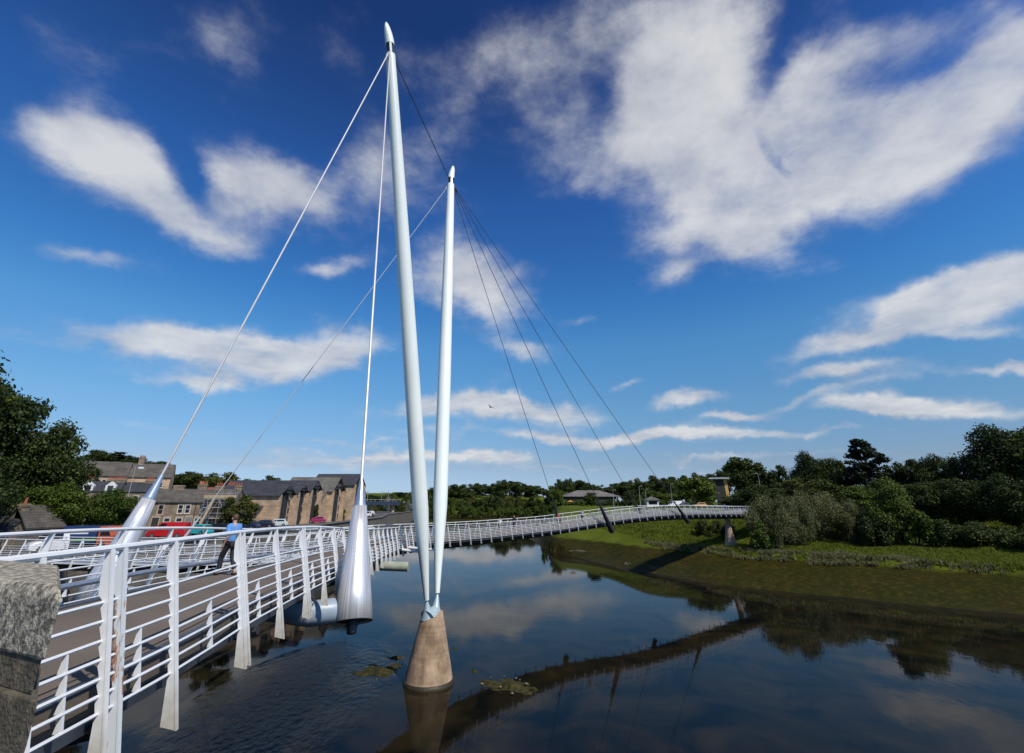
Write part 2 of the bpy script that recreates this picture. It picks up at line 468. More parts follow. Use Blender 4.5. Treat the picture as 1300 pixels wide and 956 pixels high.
# water
def water_material():
    m = bpy.data.materials.new('river water'); m.use_nodes = True
    t = m.node_tree; b = t.nodes['Principled BSDF']
    b.inputs['IOR'].default_value = 1.13
    b.inputs['Roughness'].default_value = 0.03
    co = t.nodes.new('ShaderNodeTexCoord')
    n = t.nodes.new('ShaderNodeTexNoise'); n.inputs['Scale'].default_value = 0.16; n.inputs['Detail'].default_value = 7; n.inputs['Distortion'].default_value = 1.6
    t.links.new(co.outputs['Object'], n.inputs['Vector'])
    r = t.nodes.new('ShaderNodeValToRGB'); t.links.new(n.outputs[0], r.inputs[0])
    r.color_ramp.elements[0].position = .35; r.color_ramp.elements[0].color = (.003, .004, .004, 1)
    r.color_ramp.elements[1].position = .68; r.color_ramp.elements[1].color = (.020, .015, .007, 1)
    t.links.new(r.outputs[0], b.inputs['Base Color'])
    def wv(s, st, d=3):
        mp = t.nodes.new('ShaderNodeMapping'); mp.inputs['Scale'].default_value = st
        t.links.new(co.outputs['Object'], mp.inputs[0])
        q = t.nodes.new('ShaderNodeTexNoise'); q.inputs['Scale'].default_value = s; q.inputs['Detail'].default_value = d
        t.links.new(mp.outputs[0], q.inputs['Vector']); return q.outputs[0]
    calm = wv(1.3, (1, .55, 1), 4)
    rip = wv(2.2, (1, .6, 1), 6)
    # rapids zone beside the near span
    sp = t.nodes.new('ShaderNodeSeparateXYZ'); t.links.new(co.outputs['Object'], sp.inputs[0])
    def mth(op, a, b2, cl=False):
        q = t.nodes.new('ShaderNodeMath'); q.operation = op; q.use_clamp = cl
        for i, z in enumerate((a, b2)):
            if isinstance(z, (int, float)): q.inputs[i].default_value = z
            else: t.links.new(z, q.inputs[i])
        return q.outputs[0]
    dx = mth('DIVIDE', mth('SUBTRACT', sp.outputs[0], -14.0), 6.5)
    dy = mth('DIVIDE', mth('SUBTRACT', sp.outputs[1], 37.0), 13.0)
    rad = mth('ADD', mth('MULTIPLY', dx, dx), mth('MULTIPLY', dy, dy))
    zone = mth('SUBTRACT', 1.0, rad, True)
    amp = mth('MULTIPLY', zone, mth('MULTIPLY', rip, 1.0))
    b1 = t.nodes.new('ShaderNodeBump'); b1.inputs['Distance'].default_value = 0.02; b1.inputs['Strength'].default_value = 0.20
    t.links.new(calm, b1.inputs['Height'])
    b2 = t.nodes.new('ShaderNodeBump'); b2.inputs['Distance'].default_value = 0.16; b2.inputs['Strength'].default_value = 0.8
    t.links.new(amp, b2.inputs['Height']); t.links.new(b1.outputs[0], b2.inputs['Normal'])
    t.links.new(b2.outputs[0], b.inputs['Normal'])
    return m
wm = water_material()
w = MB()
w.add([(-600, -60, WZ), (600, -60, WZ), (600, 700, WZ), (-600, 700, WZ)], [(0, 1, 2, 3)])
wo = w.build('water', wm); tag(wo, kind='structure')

# quay: paved land on the left, with a stone river wall
stone_wall = brick('river wall stone', (.20, .175, .135), (.15, .13, .10), (.07, .06, .045), 1.0, bw=.8, rh=.35, bump=.8)
asph = mat('quay asphalt', (.085, .083, .080), (.055, .055, .055), .5, .9, bump=.3, bscale=12)
hillg = mat('hill grass', (.055, .085, .022), (.035, .05, .018), .15, .9, bump=.6, bscale=2)
def in_land(X, Y):
    return sdist(X, Y, LANDP)[1]
# quay surface: grid, snapped to the wall line
def quay_sheet():
    rows = []
    ys = np.concatenate([np.linspace(-60, 0, 5), np.linspace(3.4, 60, 40), np.linspace(64, 420, 60)])
    E = np.array(QUAY_EDGE[::-1])
    V = []; Fs = []
    # parametrise along the wall line, and go inland in steps
    seg = []
    for a, b in zip(E[:-1], E[1:]):
        n = max(1, int(np.hypot(*(b - a)) / 4))
        for k in range(n): seg.append(a + (b - a) * k / n)
    seg.append(E[-1]); seg = np.array(seg)
    return seg
EDGE = quay_sheet()
inl = [0, .6, 3, 8, 14, 20, 30, 45, 65, 90, 120, 160, 220, 300, 420, 600]
dirs = []
for p in EDGE:
    # inland direction swings from straight back (near the camera) to due left (far along the quay)
    t = float(smst(2, 40, p[1])); 
    d = np.array([-(0.25 + .75 * t), -(1 - t) * 1.0]); d /= np.hypot(*d); dirs.append(d)
V = []; FQ = []; MI = []
for p, d in zip(EDGE, dirs):
    for q in inl:
        x, y = p + d * q
        V.append((x, y, qh(x, y)))
n = len(inl)
for i in range(len(EDGE) - 1):
    for j in range(n - 1):
        a = i * n + j
        FQ.append((a, a + 1, a + n + 1, a + n)); MI.append(1 if inl[j] >= 45 or (inl[j] >= 30 and EDGE[i][1] > 70) else 0)
q = MB(); q.v = V; q.f = FQ; q.m = MI
qo = fix_normals(q.build('quay_pavement', [asph, hillg])); tag(qo, kind='structure')
q = MB()
for i in range(len(EDGE) - 1):
    a, b = EDGE[i], EDGE[i + 1]
    za, zb = qh(*a), qh(*b)
    q.add([(a[0], a[1], -3.2), (b[0], b[1], -3.2), (b[0], b[1], zb + .003), (a[0], a[1], za + .003)], [(0, 1, 2, 3)])
qw = fix_normals(q.build('river_wall', stone_wall))
tag(qw, 'long dark stone river wall holding up the quay on the left bank', 'wall')
# coping along the wall
q = MB()
for i in range(len(EDGE) - 1):
    a, b = EDGE[i], EDGE[i + 1]
    if a[1] < 3.3: continue
    d = (b - a) / np.hypot(*(b - a)); nn = np.array([-d[1], d[0]])
    za, zb = qh(*a), qh(*b)
    vs = []
    for p, z in ((a, za), (b, zb)):
        for s, h in ((-.25, .0), (.25, .0), (.25, .28), (-.25, .28)):
            vs.append((p[0] + nn[0] * s, p[1] + nn[1] * s, z + h))
    q.add(vs, [(0, 1, 5, 4), (1, 2, 6, 5), (2, 3, 7, 6), (3, 0, 4, 7)])
coping_m = mat('coping stone', (.24, .21, .17), (.13, .11, .09), 2, .85, bump=.4)
co_ = fix_normals(q.build('coping', coping_m, qw))

# ------------------------------------------------------------------ the footbridge
white = mat('pale painted steel', (.74, .755, .76), (.66, .68, .69), .9, .42, bump=.05)
def post_material():
    m = mat('stained post paint', (.78, .79, .79), (.69, .70, .70), 1.2, .5)
    t = m.node_tree; b = t.nodes['Principled BSDF']
    co = t.nodes.new('ShaderNodeTexCoord'); sp = t.nodes.new('ShaderNodeSeparateXYZ')
    t.links.new(co.outputs['Object'], sp.inputs[0])
    n = t.nodes.new('ShaderNodeTexNoise'); n.inputs['Scale'].default_value = 6; n.inputs['Detail'].default_value = 6
    t.links.new(co.outputs['Object'], n.inputs['Vector'])
    # dirt collects on the flared foot below the walkway (post-local z below zero)
    a = t.nodes.new('ShaderNodeMath'); a.operation = 'MULTIPLY_ADD'; t.links.new(n.outputs[0], a.inputs[0]); a.inputs[1].default_value = .9
    t.links.new(sp.outputs[2], a.inputs[2])
    r = t.nodes.new('ShaderNodeMapRange'); t.links.new(a.outputs[0], r.inputs[0])
    r.inputs[1].default_value = .38; r.inputs[2].default_value = -.25; r.inputs[3].default_value = 0; r.inputs[4].default_value = .75
    mx = t.nodes.new('ShaderNodeMix'); mx.data_type = 'RGBA'
    old = b.inputs['Base Color'].links[0].from_socket
    t.links.new(r.outputs[0], mx.inputs[0]); t.links.new(old, mx.inputs[6]); mx.inputs[7].default_value = (.40, .36, .27, 1)
    t.links.new(mx.outputs[2], b.inputs['Base Color'])
    return m
postm = post_material()
rusty = mat('rusting paint', (.62, .66, .68), (.22, .06, .02), 5, .7, stretch=(1, 1, .22), contrast=(.40, .47), c3=(.38, .20, .12))
deckm = mat('brown anti slip deck', (.150, .118, .088), (.105, .083, .062), .7, .9, bump=.25, bscale=60, contrast=(.3, .7))
beamm = mat('grey blue steel beam', (.060, .072, .095), (.03, .035, .045), 1.5, .55)
darkm = mat('dark underside steel', (.045, .05, .055), (.025, .028, .03), 1, .6)
tubem = mat('galvanised tube', (.33, .38, .46), (.24, .28, .34), 2, .38, metal=.5)
mastm = mat('pale aqua mast paint', (.84, .885, .825), (.78, .835, .775), .25, .32, bump=.02, detail=8)
sleevem = mat('dark cable sleeve', (.07, .07, .075), (.04, .04, .045), 3, .45, metal=.3)
cablem = mat('steel strand', (.55, .55, .55), (.50, .50, .50), 2, .5, metal=.2)
dcable = mat('dark steel strand', (.07, .07, .08), (.06, .06, .07), 2, .6)
concm = mat('weathered concrete', (.40, .29, .20), (.27, .19, .125), .9, .85, bump=.5, bscale=9, stretch=(1, 1, 2.2), contrast=(.3, .7), c3=(.36, .26, .175))

def catmull(P, step=0.5):
    P = [Vector(p) for p in P]
    P = [P[0] * 2 - P[1]] + P + [P[-1] * 2 - P[-2]]
    o = []
    for i in range(1, len(P) - 2):
        a, b, c, d = P[i-1:i+3]
        n = max(2, int((c - b).length / step))
        for k in range(n):
            t = k / n
            o.append(.5 * ((2*b) + (c-a)*t + (2*a-5*b+4*c-d)*t*t + (3*b-a-3*c+d)*t**3))
    o.append(P[-2])
    return o
class Path:
    def __init__(s, P):
        s.p = catmull(P)
        s.s = [0]
        for a, b in zip(s.p[:-1], s.p[1:]): s.s.append(s.s[-1] + (b - a).length)
        s.len = s.s[-1]
    def at(s, q):
        q = max(0, min(s.len, q))
        import bisect
        i = min(len(s.p) - 2, max(0, bisect.bisect_right(s.s, q) - 1))
        t = (q - s.s[i]) / (s.s[i+1] - s.s[i])
        return s.p[i].lerp(s.p[i+1], t)
    def tan(s, q):
        d = s.at(q + .4) - s.at(q - .4)
        d.z = 0
        return d.normalized()
    def nrm(s, q):   # to the right of travel
        t = s.tan(q)
        return Vector((t.y, -t.x, 0))
LEAN = 0.22
H = 1.3
# top line of the river-side rail (deck level heights)
TOP = [(-3.95, .6, 8.25), (-4.1, 3.5, 8.26), (-4.3, 6.4, 8.26), (-4.72, 8.9, 8.24), (-5.0, 11, 8.20), (-5.5, 14.3, 8.08), (-6.25, 19, 7.82), (-7.05, 25, 7.52), (-7.9, 31.5, 7.27),
       (-8.4, 37, 7.08), (-8.35, 42, 6.93), (-7.1, 47.3, 6.82), (-4.9, 52.2, 6.72), (-2, 57, 6.70), (2, 62, 6.82), (6.6, 67.3, 7.0), (12, 72.3, 7.5), (18, 76.7, 8.05), (24.5, 82, 8.38), (31, 87.6, 8.48), (38, 93.3, 8.42), (46, 99.8, 8.28), (56, 107.5, 8.2), (68, 116, 8.2)]
topR = Path(TOP)
def width_at(s):
    return 3.35 + 1.25 * float(smst(26, 48, s))
def off_path(path, off):
    P = []
    n = int(path.len / 1.5)
    for i in range(n + 1):
        q = path.len * i / n
        o = off(q) if callable(off) else off
        P.append(path.at(q) + path.nrm(q) * o)
    return Path(P)
edgeR = off_path(topR, LEAN * H)
topL = off_path(topR, lambda q: -width_at(q))
edgeL = off_path(topR, lambda q: -width_at(q) - LEAN * H)

BO = Vector((-5.85, 38.6, -1.8))
bridge = thing('footbridge', 'curved white footbridge over the river with two pale leaning masts', 'bridge', BO)
def bpart(o, parent=bridge):
    """keep world coordinates when parenting to the bridge empty"""
    if parent is bridge: o.location = Vector(o.location) - BO
    return o

def strip(name, path, prof, m, parent, q0=0, q1=None, step=1.0, flip=1, smooth=False):
    """sweep a profile (outward, up) along a path"""
    q1 = path.len if q1 is None else q1
    n = max(2, int((q1 - q0) / step)); k = len(prof)
    mb = MB(); vs = []
    for i in range(n + 1):
        q = q0 + (q1 - q0) * i / n
        p = path.at(q); r = path.nrm(q) * flip
        vs += [p + r * a + Vector((0, 0, b)) for a, b in prof]
    fs = []
    for i in range(n):
        for j in range(k):
            fs.append((i*k+j, i*k+(j+1) % k, (i+1)*k+(j+1) % k, (i+1)*k+j))
    fs += [tuple(range(k)), tuple(n*k + j for j in range(k))]
    mb.add(vs, fs)
    o = fix_normals(mb.build(name, m, parent))
    if smooth: smooth_angle(o)
    return bpart(o, parent)
def circ(cx, cz, r, n=8):
    return [(cx + r * math.cos(2*math.pi*i/n), cz + r * math.sin(2*math.pi*i/n)) for i in range(n)]

# deck slab
def deck(pathR, pathL, name, m, n, th=.22, parent=bridge):
    mb = MB(); vs = []; fs = []
    for i in range(n + 1):
        a = pathR.at(pathR.len * i / n); b = pathL.at(pathL.len * i / n)
        d = (b - a).normalized() * .24
        a = a + d; b = b - d
        vs += [a, b, b - Vector((0, 0, th)), a - Vector((0, 0, th))]
    for i in range(n):
        for j in range(4):
            fs.append((i*4+j, i*4+(j+1) % 4, (i+1)*4+(j+1) % 4, (i+1)*4+j))
    fs += [(0, 1, 2, 3), tuple(n*4 + j for j in range(4))]
    return bpart(fix_normals(mb.add(vs, fs).build(name, m, parent)), parent)
dk = deck(edgeR, edgeL, 'deck', deckm, 120)
for pth, fl in ((edgeR, 1), (edgeL, -1)):
    strip('edge_beam', pth, [(-.42, .025), (-.26, .025), (-.26, -.40), (-.42, -.40)], beamm, bridge, flip=fl)
# spine and bearers below the walkway
ctr = off_path(topR, lambda q: -width_at(q) / 2)
strip('spine_beam', ctr, circ(0, -.72, .42, 12), darkm, bridge, smooth=True)
for i in range(int(ctr.len / 3.94)):
    mb = MB()
    q = 1.2 + i * 3.94
    a = edgeR.at(q * edgeR.len / ctr.len); b = edgeL.at(q * edgeL.len / ctr.len); c = ctr.at(q)
    mb.tube([a + Vector((0, 0, -.35)), c + Vector((0, 0, -.7)), b + Vector((0, 0, -.35))], [.07, .16, .07], 6)
    bpart(fix_normals(mb.build('cross_bearer', darkm, bridge)))

POSTS = []; PANELS = []
BARS = [-.5, -.67, -.84, -1.0, -1.16, -1.3, -1.44]
def post_profile(double=False):
    zs = [H + b for b in BARS]
    outer = lambda z: -LEAN * z          # relative to the edge line, outward positive
    pr = [(outer(1.3) + .015, 1.3), (outer(-.7) + .02, -.70)]
    pr += [(outer(-.7) - .15, -.66)]
    z = -.14
    inner = [(-.14, .06)]
    for z in (0.0, .14, .30, .46, .63, .80):
        inner += [(z - .015, .065), (z + .005, .035)]
    inner += [(.845, .065), (.87, .085), (1.02, .075), (1.3, .028)]
    for z, wd in inner: pr.append((outer(z) - wd, z))
    return pr
PP = post_profile()
def make_post_mesh(th=.03):
    mb = MB()
    mb.prism(PP, lambda p: (p[0], -th / 2, p[1]), lambda p: (p[0], th / 2, p[1]))
    # outer flange
    o = lambda z: -LEAN * z + .018
    mb.prism([(o(1.29), 1.29), (o(-.7), -.70), (o(-.7) + .02, -.70), (o(1.29) + .02, 1.29)], lambda p: (p[0], -.022, p[1]), lambda p: (p[0], .022, p[1]))
    ob = fix_normals(mb.build('post', postm))
    return ob
post0 = make_post_mesh(); POSTME = post0.data; bpy.data.objects.remove(post0)

def make_rail(top, edge, sgn, bars, name, base, tubes=True, spacing=1.97, start=.3, kick=False, first=(), q_end=None, skip=()):
    """handrail along the top line with posts and infill panels; sgn=+1: outward is to the right of travel"""
    L_ = q_end or top.len
    hr = strip('handrail', top, [(a, b + H) for a, b in circ(0, 0, .035, 8)], white, base, flip=sgn, smooth=True, step=.8, q1=L_)
    n = int((L_ - start) / spacing)
    qs = list(first) + [start + i * spacing for i in range(n + 1)]
    n = len(qs) - 1
    for i, q in enumerate(qs):
        if any(a <= q <= b for a, b in skip): continue
        e_ = top.at(q) + top.nrm(q) * sgn * (LEAN * H)
        r = top.nrm(q) * sgn
        z = Vector((0, 0, 1)); y = z.cross(r)
        Mx = Matrix(((r.x, y.x, 0, e_.x), (r.y, y.y, 0, e_.y), (0, 0, 1, e_.z), (0, 0, 0, 1)))
        POSTS.append((Mx, hr, q, name))
        if i < n:
            q2 = qs[i + 1]
            PANELS.append((top, sgn, q, q2, hr, name, kick))
    return hr
def pos_on(top, sgn, q, z, extra=0.0):
    return top.at(q) + top.nrm(q) * sgn * (LEAN * (H - z) + extra) + Vector((0, 0, z))
hrR = make_rail(topR, edgeR, 1, BARS, 'river', bridge, start=13.8, first=(1.8, 3.9, 4.72, 5.85, 8.0, 9.9, 11.85))
hrL = make_rail(topL, edgeL, -1, BARS, 'land', bridge, start=.6, kick=True, skip=((36.5, 41.5),))
# branch walkway to the quay
junc = ctr.at(41)
BT = [(-43, 42.2, 5.95), (-38, 41.2, 5.95), (-30, 39.3, 6.02), (-22, 37.6, 6.2), (-15, 37.3, 6.6), (-10.6, 38.6, 6.98)]
bN = Path(BT)                                     # near rail top line of the branch, travel towards the junction; near side is on the right
bF = off_path(bN, -3.0)
bNe = off_path(bN, LEAN * H); bFe = off_path(bN, -3.0 - LEAN * H)
bd = deck(bNe, bFe, 'branch_deck', deckm, 24)
for pth, fl in ((bNe, 1), (bFe, -1)):
    strip('edge_beam', pth, [(-.16, .03), (-.06, .03), (-.06, -.42), (-.16, -.42)], white if fl == 1 else beamm, bridge, flip=fl)
strip('spine_beam', off_path(bN, -1.5), circ(0, -.72, .40, 12), darkm, bridge, smooth=True)
hbN = make_rail(bN, bNe, 1, BARS, 'branch near', bridge, start=1.0)
hbF = make_rail(bF, bFe, -1, BARS, 'branch far', bridge, start=1.0)
strip('guide_tube', topL, circ(.0, .35, .055, 8), tubem, hrL, flip=-1, smooth=True, q0=.6, q1=34)

allp = sorted(POSTS, key=lambda p: (p[0].translation - Vector((0, 0, 10))).length)
rest = MB()
for i, (Mx, hr, q, nm) in enumerate(allp):
    if i < 98:
        o = bpy.data.objects.new('post', POSTME); COL.objects.link(o)
        o.parent = hr
        Ml = Matrix.Translation(-BO - (hr.location - Vector((0, 0, 0))) + BO * 0) if False else Matrix.Identity(4)
        o.matrix_local = Matrix.Translation(-(Vector(hr.location) + BO)) @ Mx
    else:
        rest.add([Mx @ v.co for v in POSTME.vertices], [tuple(p.vertices) for p in POSTME.polygons])
rp = rest.build('post', postm, bridge); bpart(rp); rp['kind'] = 'stuff'
# doubled posts where handrail lengths meet
for q, rust in ((4.72, True), (8.0, False), (11.85, False), (15.8, False)):
    q = min([p[2] for p in POSTS if p[3] == 'river'], key=lambda v: abs(v - q))
    r = topR.nrm(q + .19); e_ = topR.at(q + .19) + r * (LEAN * H); y = Vector((0, 0, 1)).cross(r)
    Mx = Matrix(((r.x, y.x, 0, e_.x), (r.y, y.y, 0, e_.y), (0, 0, 1, e_.z), (0, 0, 0, 1)))
    o = bpy.data.objects.new('post', POSTME); COL.objects.link(o); o.parent = hrR
    o.matrix_local = Matrix.Translation(-(Vector(hrR.location) + BO)) @ Mx
    if rust:
        o.data = POSTME.copy(); o.data.materials[0] = rusty; o['label'] = 'rust-streaked post at the near end of the railing'
def panel_mesh(mb, top, sgn, q, q2, kick):
    r = .017
    for b in BARS:
        z = H + b
        mb.tube([pos_on(top, sgn, q, z, -.04), pos_on(top, sgn, (q+q2)/2, z, -.04), pos_on(top, sgn, q2, z, -.04)], r, 6, cap=False)
    # small notched stanchion in the middle of the bay
    qm = (q + q2) / 2; t = top.tan(qm) * .012
    zs = [.47, .30, .14, 0, -.14]
    for a, b in zip(zs[:-1], zs[1:]):
        P0 = pos_on(top, sgn, qm, a, -.03); P1 = pos_on(top, sgn, qm, b, -.03); P2_ = pos_on(top, sgn, qm, b, -.105); P3 = pos_on(top, sgn, qm, a, -.045)
        vs = [p - t for p in (P0, P1, P2_, P3)] + [p + t for p in (P0, P1, P2_, P3)]
        mb.add(vs, [(0,1,2,3),(7,6,5,4),(0,4,5,1),(1,5,6,2),(2,6,7,3),(3,7,4,0)])
pan = sorted(PANELS, key=lambda a: (a[0].at(a[2]) - Vector((0, 0, 10))).length)
restp = MB()
for i, (top, sgn, q, q2, hr, nm, kick) in enumerate(pan):
    if i < 98:
        mb = MB(); panel_mesh(mb, top, sgn, q, q2, kick)
        o = mb.build('infill_panel', white, hr, smooth=False)
        o.location = -(Vector(hr.location) + BO) if hr.parent == bridge else Vector()
    else:
        panel_mesh(restp, top, sgn, q, q2, kick)
rp = restp.build('infill_panel', white, bridge); bpart(rp); rp['kind'] = 'stuff'

# masts ----------------------------------------------------------------
FOOT = Vector((-5.85, 38.6, -1.8))
def lathe(mb, c0, axis, prof, n=24, mi=0):
    pts = [c0 + axis * t for t, r in prof]
    mb.tube(pts, [r for t, r in prof], n, mi)
mb = MB()
ns = 36
cone = [(-1.6, 2.05), (0.0, 1.70), (.5, 1.62), (4.15, .80)]
vs = []
for k, (z, r) in enumerate(cone):
    for i in range(ns):
        a = 2 * math.pi * i / ns
        zz_ = z + (.26 * math.cos(a - .4) if k == 3 else 0)
        vs.append((FOOT.x + r * math.cos(a), FOOT.y + r * math.sin(a), FOOT.z + zz_))
fs = [(k*ns+i, k*ns+(i+1) % ns, (k+1)*ns+(i+1) % ns, (k+1)*ns+i) for k in range(3) for i in range(ns)] + [tuple(3*ns+i for i in range(ns))]
mb.add(vs, fs)
def foot_material():
    m = bpy.data.materials.new('stained concrete foot'); m.use_nodes = True
    t = m.node_tree; b = t.nodes['Principled BSDF']; b.inputs['Roughness'].default_value = .85
    co = t.nodes.new('ShaderNodeTexCoord')
    def nz(s, st, d=8):
        mp = t.nodes.new('ShaderNodeMapping'); mp.inputs['Scale'].default_value = st; t.links.new(co.outputs['Object'], mp.inputs[0])
        q = t.nodes.new('ShaderNodeTexNoise'); q.inputs['Scale'].default_value = s; q.inputs['Detail'].default_value = d; q.inputs['Roughness'].default_value = .65
        t.links.new(mp.outputs[0], q.inputs['Vector']); return q.outputs[0]
    def rp(src, a, b2, c1, c2):
        r = t.nodes.new('ShaderNodeValToRGB'); t.links.new(src, r.inputs[0])
        r.color_ramp.elements[0].position = a; r.color_ramp.elements[0].color = (*c1, 1)
        r.color_ramp.elements[1].position = b2; r.color_ramp.elements[1].color = (*c2, 1); return r.outputs[0]
    def mul(a, b2):
        x = t.nodes.new('ShaderNodeMix'); x.data_type = 'RGBA'; x.blend_type = 'MULTIPLY'; x.inputs[0].default_value = 1
        t.links.new(a, x.inputs[6]); t.links.new(b2, x.inputs[7]); return x.outputs[2]
    base = rp(nz(.8, (1, 1, 2)), .3, .7, (.34, .235, .15), (.46, .345, .24))
    streak = rp(nz(1.1, (1, 1, .45)), .36, .56, (.50, .47, .40), (1, 1, 1))
    band = rp(nz(1.6, (.06, .06, 1.5), 3), .38, .60, (.82, .80, .78), (1.10, 1.07, 1.04))
    c = mul(mul(base, streak), band)
    t.links.new(c, b.inputs['Base Color'])
    bp = t.nodes.new('ShaderNodeBump'); bp.inputs['Strength'].default_value = .5; bp.inputs['Distance'].default_value = .03
    t.links.new(nz(7, (1, 1, 1)), bp.inputs['Height']); t.links.new(bp.outputs[0], b.inputs['Normal'])
    return m
fo = smooth_angle(fix_normals(mb.build('mast_foot', foot_material(), bridge))); bpart(fo)
# wet weed collar at the water line
mb = MB(); mb.tube([FOOT + Vector((0, 0, -.3)), FOOT + Vector((0, 0, .10)), FOOT + Vector((0, 0, .26))], [1.80, 1.76, 1.70], 36)
bpart(fix_normals(mb.build('tide_mark', mat('wet weed', (.035, .03, .015), (.05, .04, .02), 3, .4, bump=.5), bridge)))

PA0 = Vector((-6.2, 38.2, 3.25)); PA1 = Vector((-10.56, 28.5, 48.7))
PB0 = Vector((-5.62, 39.3, 3.5)); PB1 = Vector((-7.24, 45.5, 48.0))
mb = MB()
for P0 in (PA0, PB0):
    base = FOOT + Vector(((P0.x - FOOT.x) * .7, (P0.y - FOOT.y) * .6, 4.0))
    mb.tube([base, base.lerp(P0, .5), P0], [.50, .28, .12], 16)
mb.tube([FOOT + Vector((-.2, -.3, 4.0)), FOOT + Vector((.2, .3, 4.45))], [.66, .34], 20)
bpart(smooth_angle(fix_normals(mb.build('mast_saddle', mat('zinc grey casting', (.42, .52, .56), (.34, .43, .47), 1.5, .4, metal=.2), bridge))))
def mast(P0, P1, slot_dir):
    ax = (P1 - P0).normalized(); Lm = (P1 - P0).length
    prof = [(.0, .08), (.14, .08), (.18, .18), (1.0, .23), (3.6, .40), (6.4, .57), (7.8, .59), (18, .59), (27, .55), (35, .48), (41, .42), (Lm - 2.9, .39)]
    mb = MB(); lathe(mb, P0, ax, prof, 32)
    m_ = smooth_angle(fix_normals(mb.build('mast', mastm, bridge))); bpart(m_)
    # top: open slot carrying the cable pins, then the slanted cap
    s0 = P0 + ax * (Lm - 2.9); s1 = P0 + ax * (Lm - 1.95)
    mb = MB(); mb.tube([s0, s1], [.29, .29], 20)
    sl_ = fix_normals(mb.build('cable_slot', sleevem, m_)); sl_.location = -Vector(m_.location) - BO
    side = Vector((slot_dir.x, slot_dir.y, 0)).normalized(); cr_ = ax.cross(side).normalized()
    cdir = Vector((.37, -.93, 0)); cdx = ax.cross(cdir).normalized()
    mb = MB()
    for s in (-1, 1):
        c = cdir * s * .30
        mb.prism([(-.085, -.06), (.085, -.06), (.085, .06), (-.085, .06)], lambda p: s0 + c + cdx * p[0] + cdir * p[1], lambda p: s1 + c + cdx * p[0] + cdir * p[1])
    pl_ = fix_normals(mb.build('slot_cheek', mastm, m_)); pl_.location = -Vector(m_.location) - BO
    nseg = 24; rings = [(0, .38), (.3, .375), (1.0, .37), (1.6, .33), (2.0, .22), (2.14, .08)]
    mb = MB(); vs = []
    for t_, r in rings:
        for i in range(nseg):
            a = 2 * math.pi * i / nseg
            o = cr_ * math.cos(a) * r + side * math.sin(a) * r
            sh_ = -side * max(0, t_ - .4) * .06
            t2 = t_ - max(0, (o.dot(side)) / .38) * .9 * max(0, (t_ - .3) / 1.7) ** .7 if t_ > 0 else 0
            vs.append(s1 + ax * t2 + o + sh_)
    k = len(rings)
    mb.add(vs, [(j*nseg+i, j*nseg+(i+1) % nseg, (j+1)*nseg+(i+1) % nseg, (j+1)*nseg+i) for j in range(k-1) for i in range(nseg)] + [tuple(range(nseg)), tuple((k-1)*nseg+i for i in range(nseg))])
    cp = smooth_angle(fix_normals(mb.build('cap', mastm, m_))); cp.location = -Vector(m_.location) - BO
    return m_, P0 + ax * (Lm - 2.45), ax
mA, TA, axA = mast(PA0, PA1, Vector((.9, -.4, 0)))
mB, TB, axB = mast(PB0, PB1, Vector((-.9, -.4, 0)))

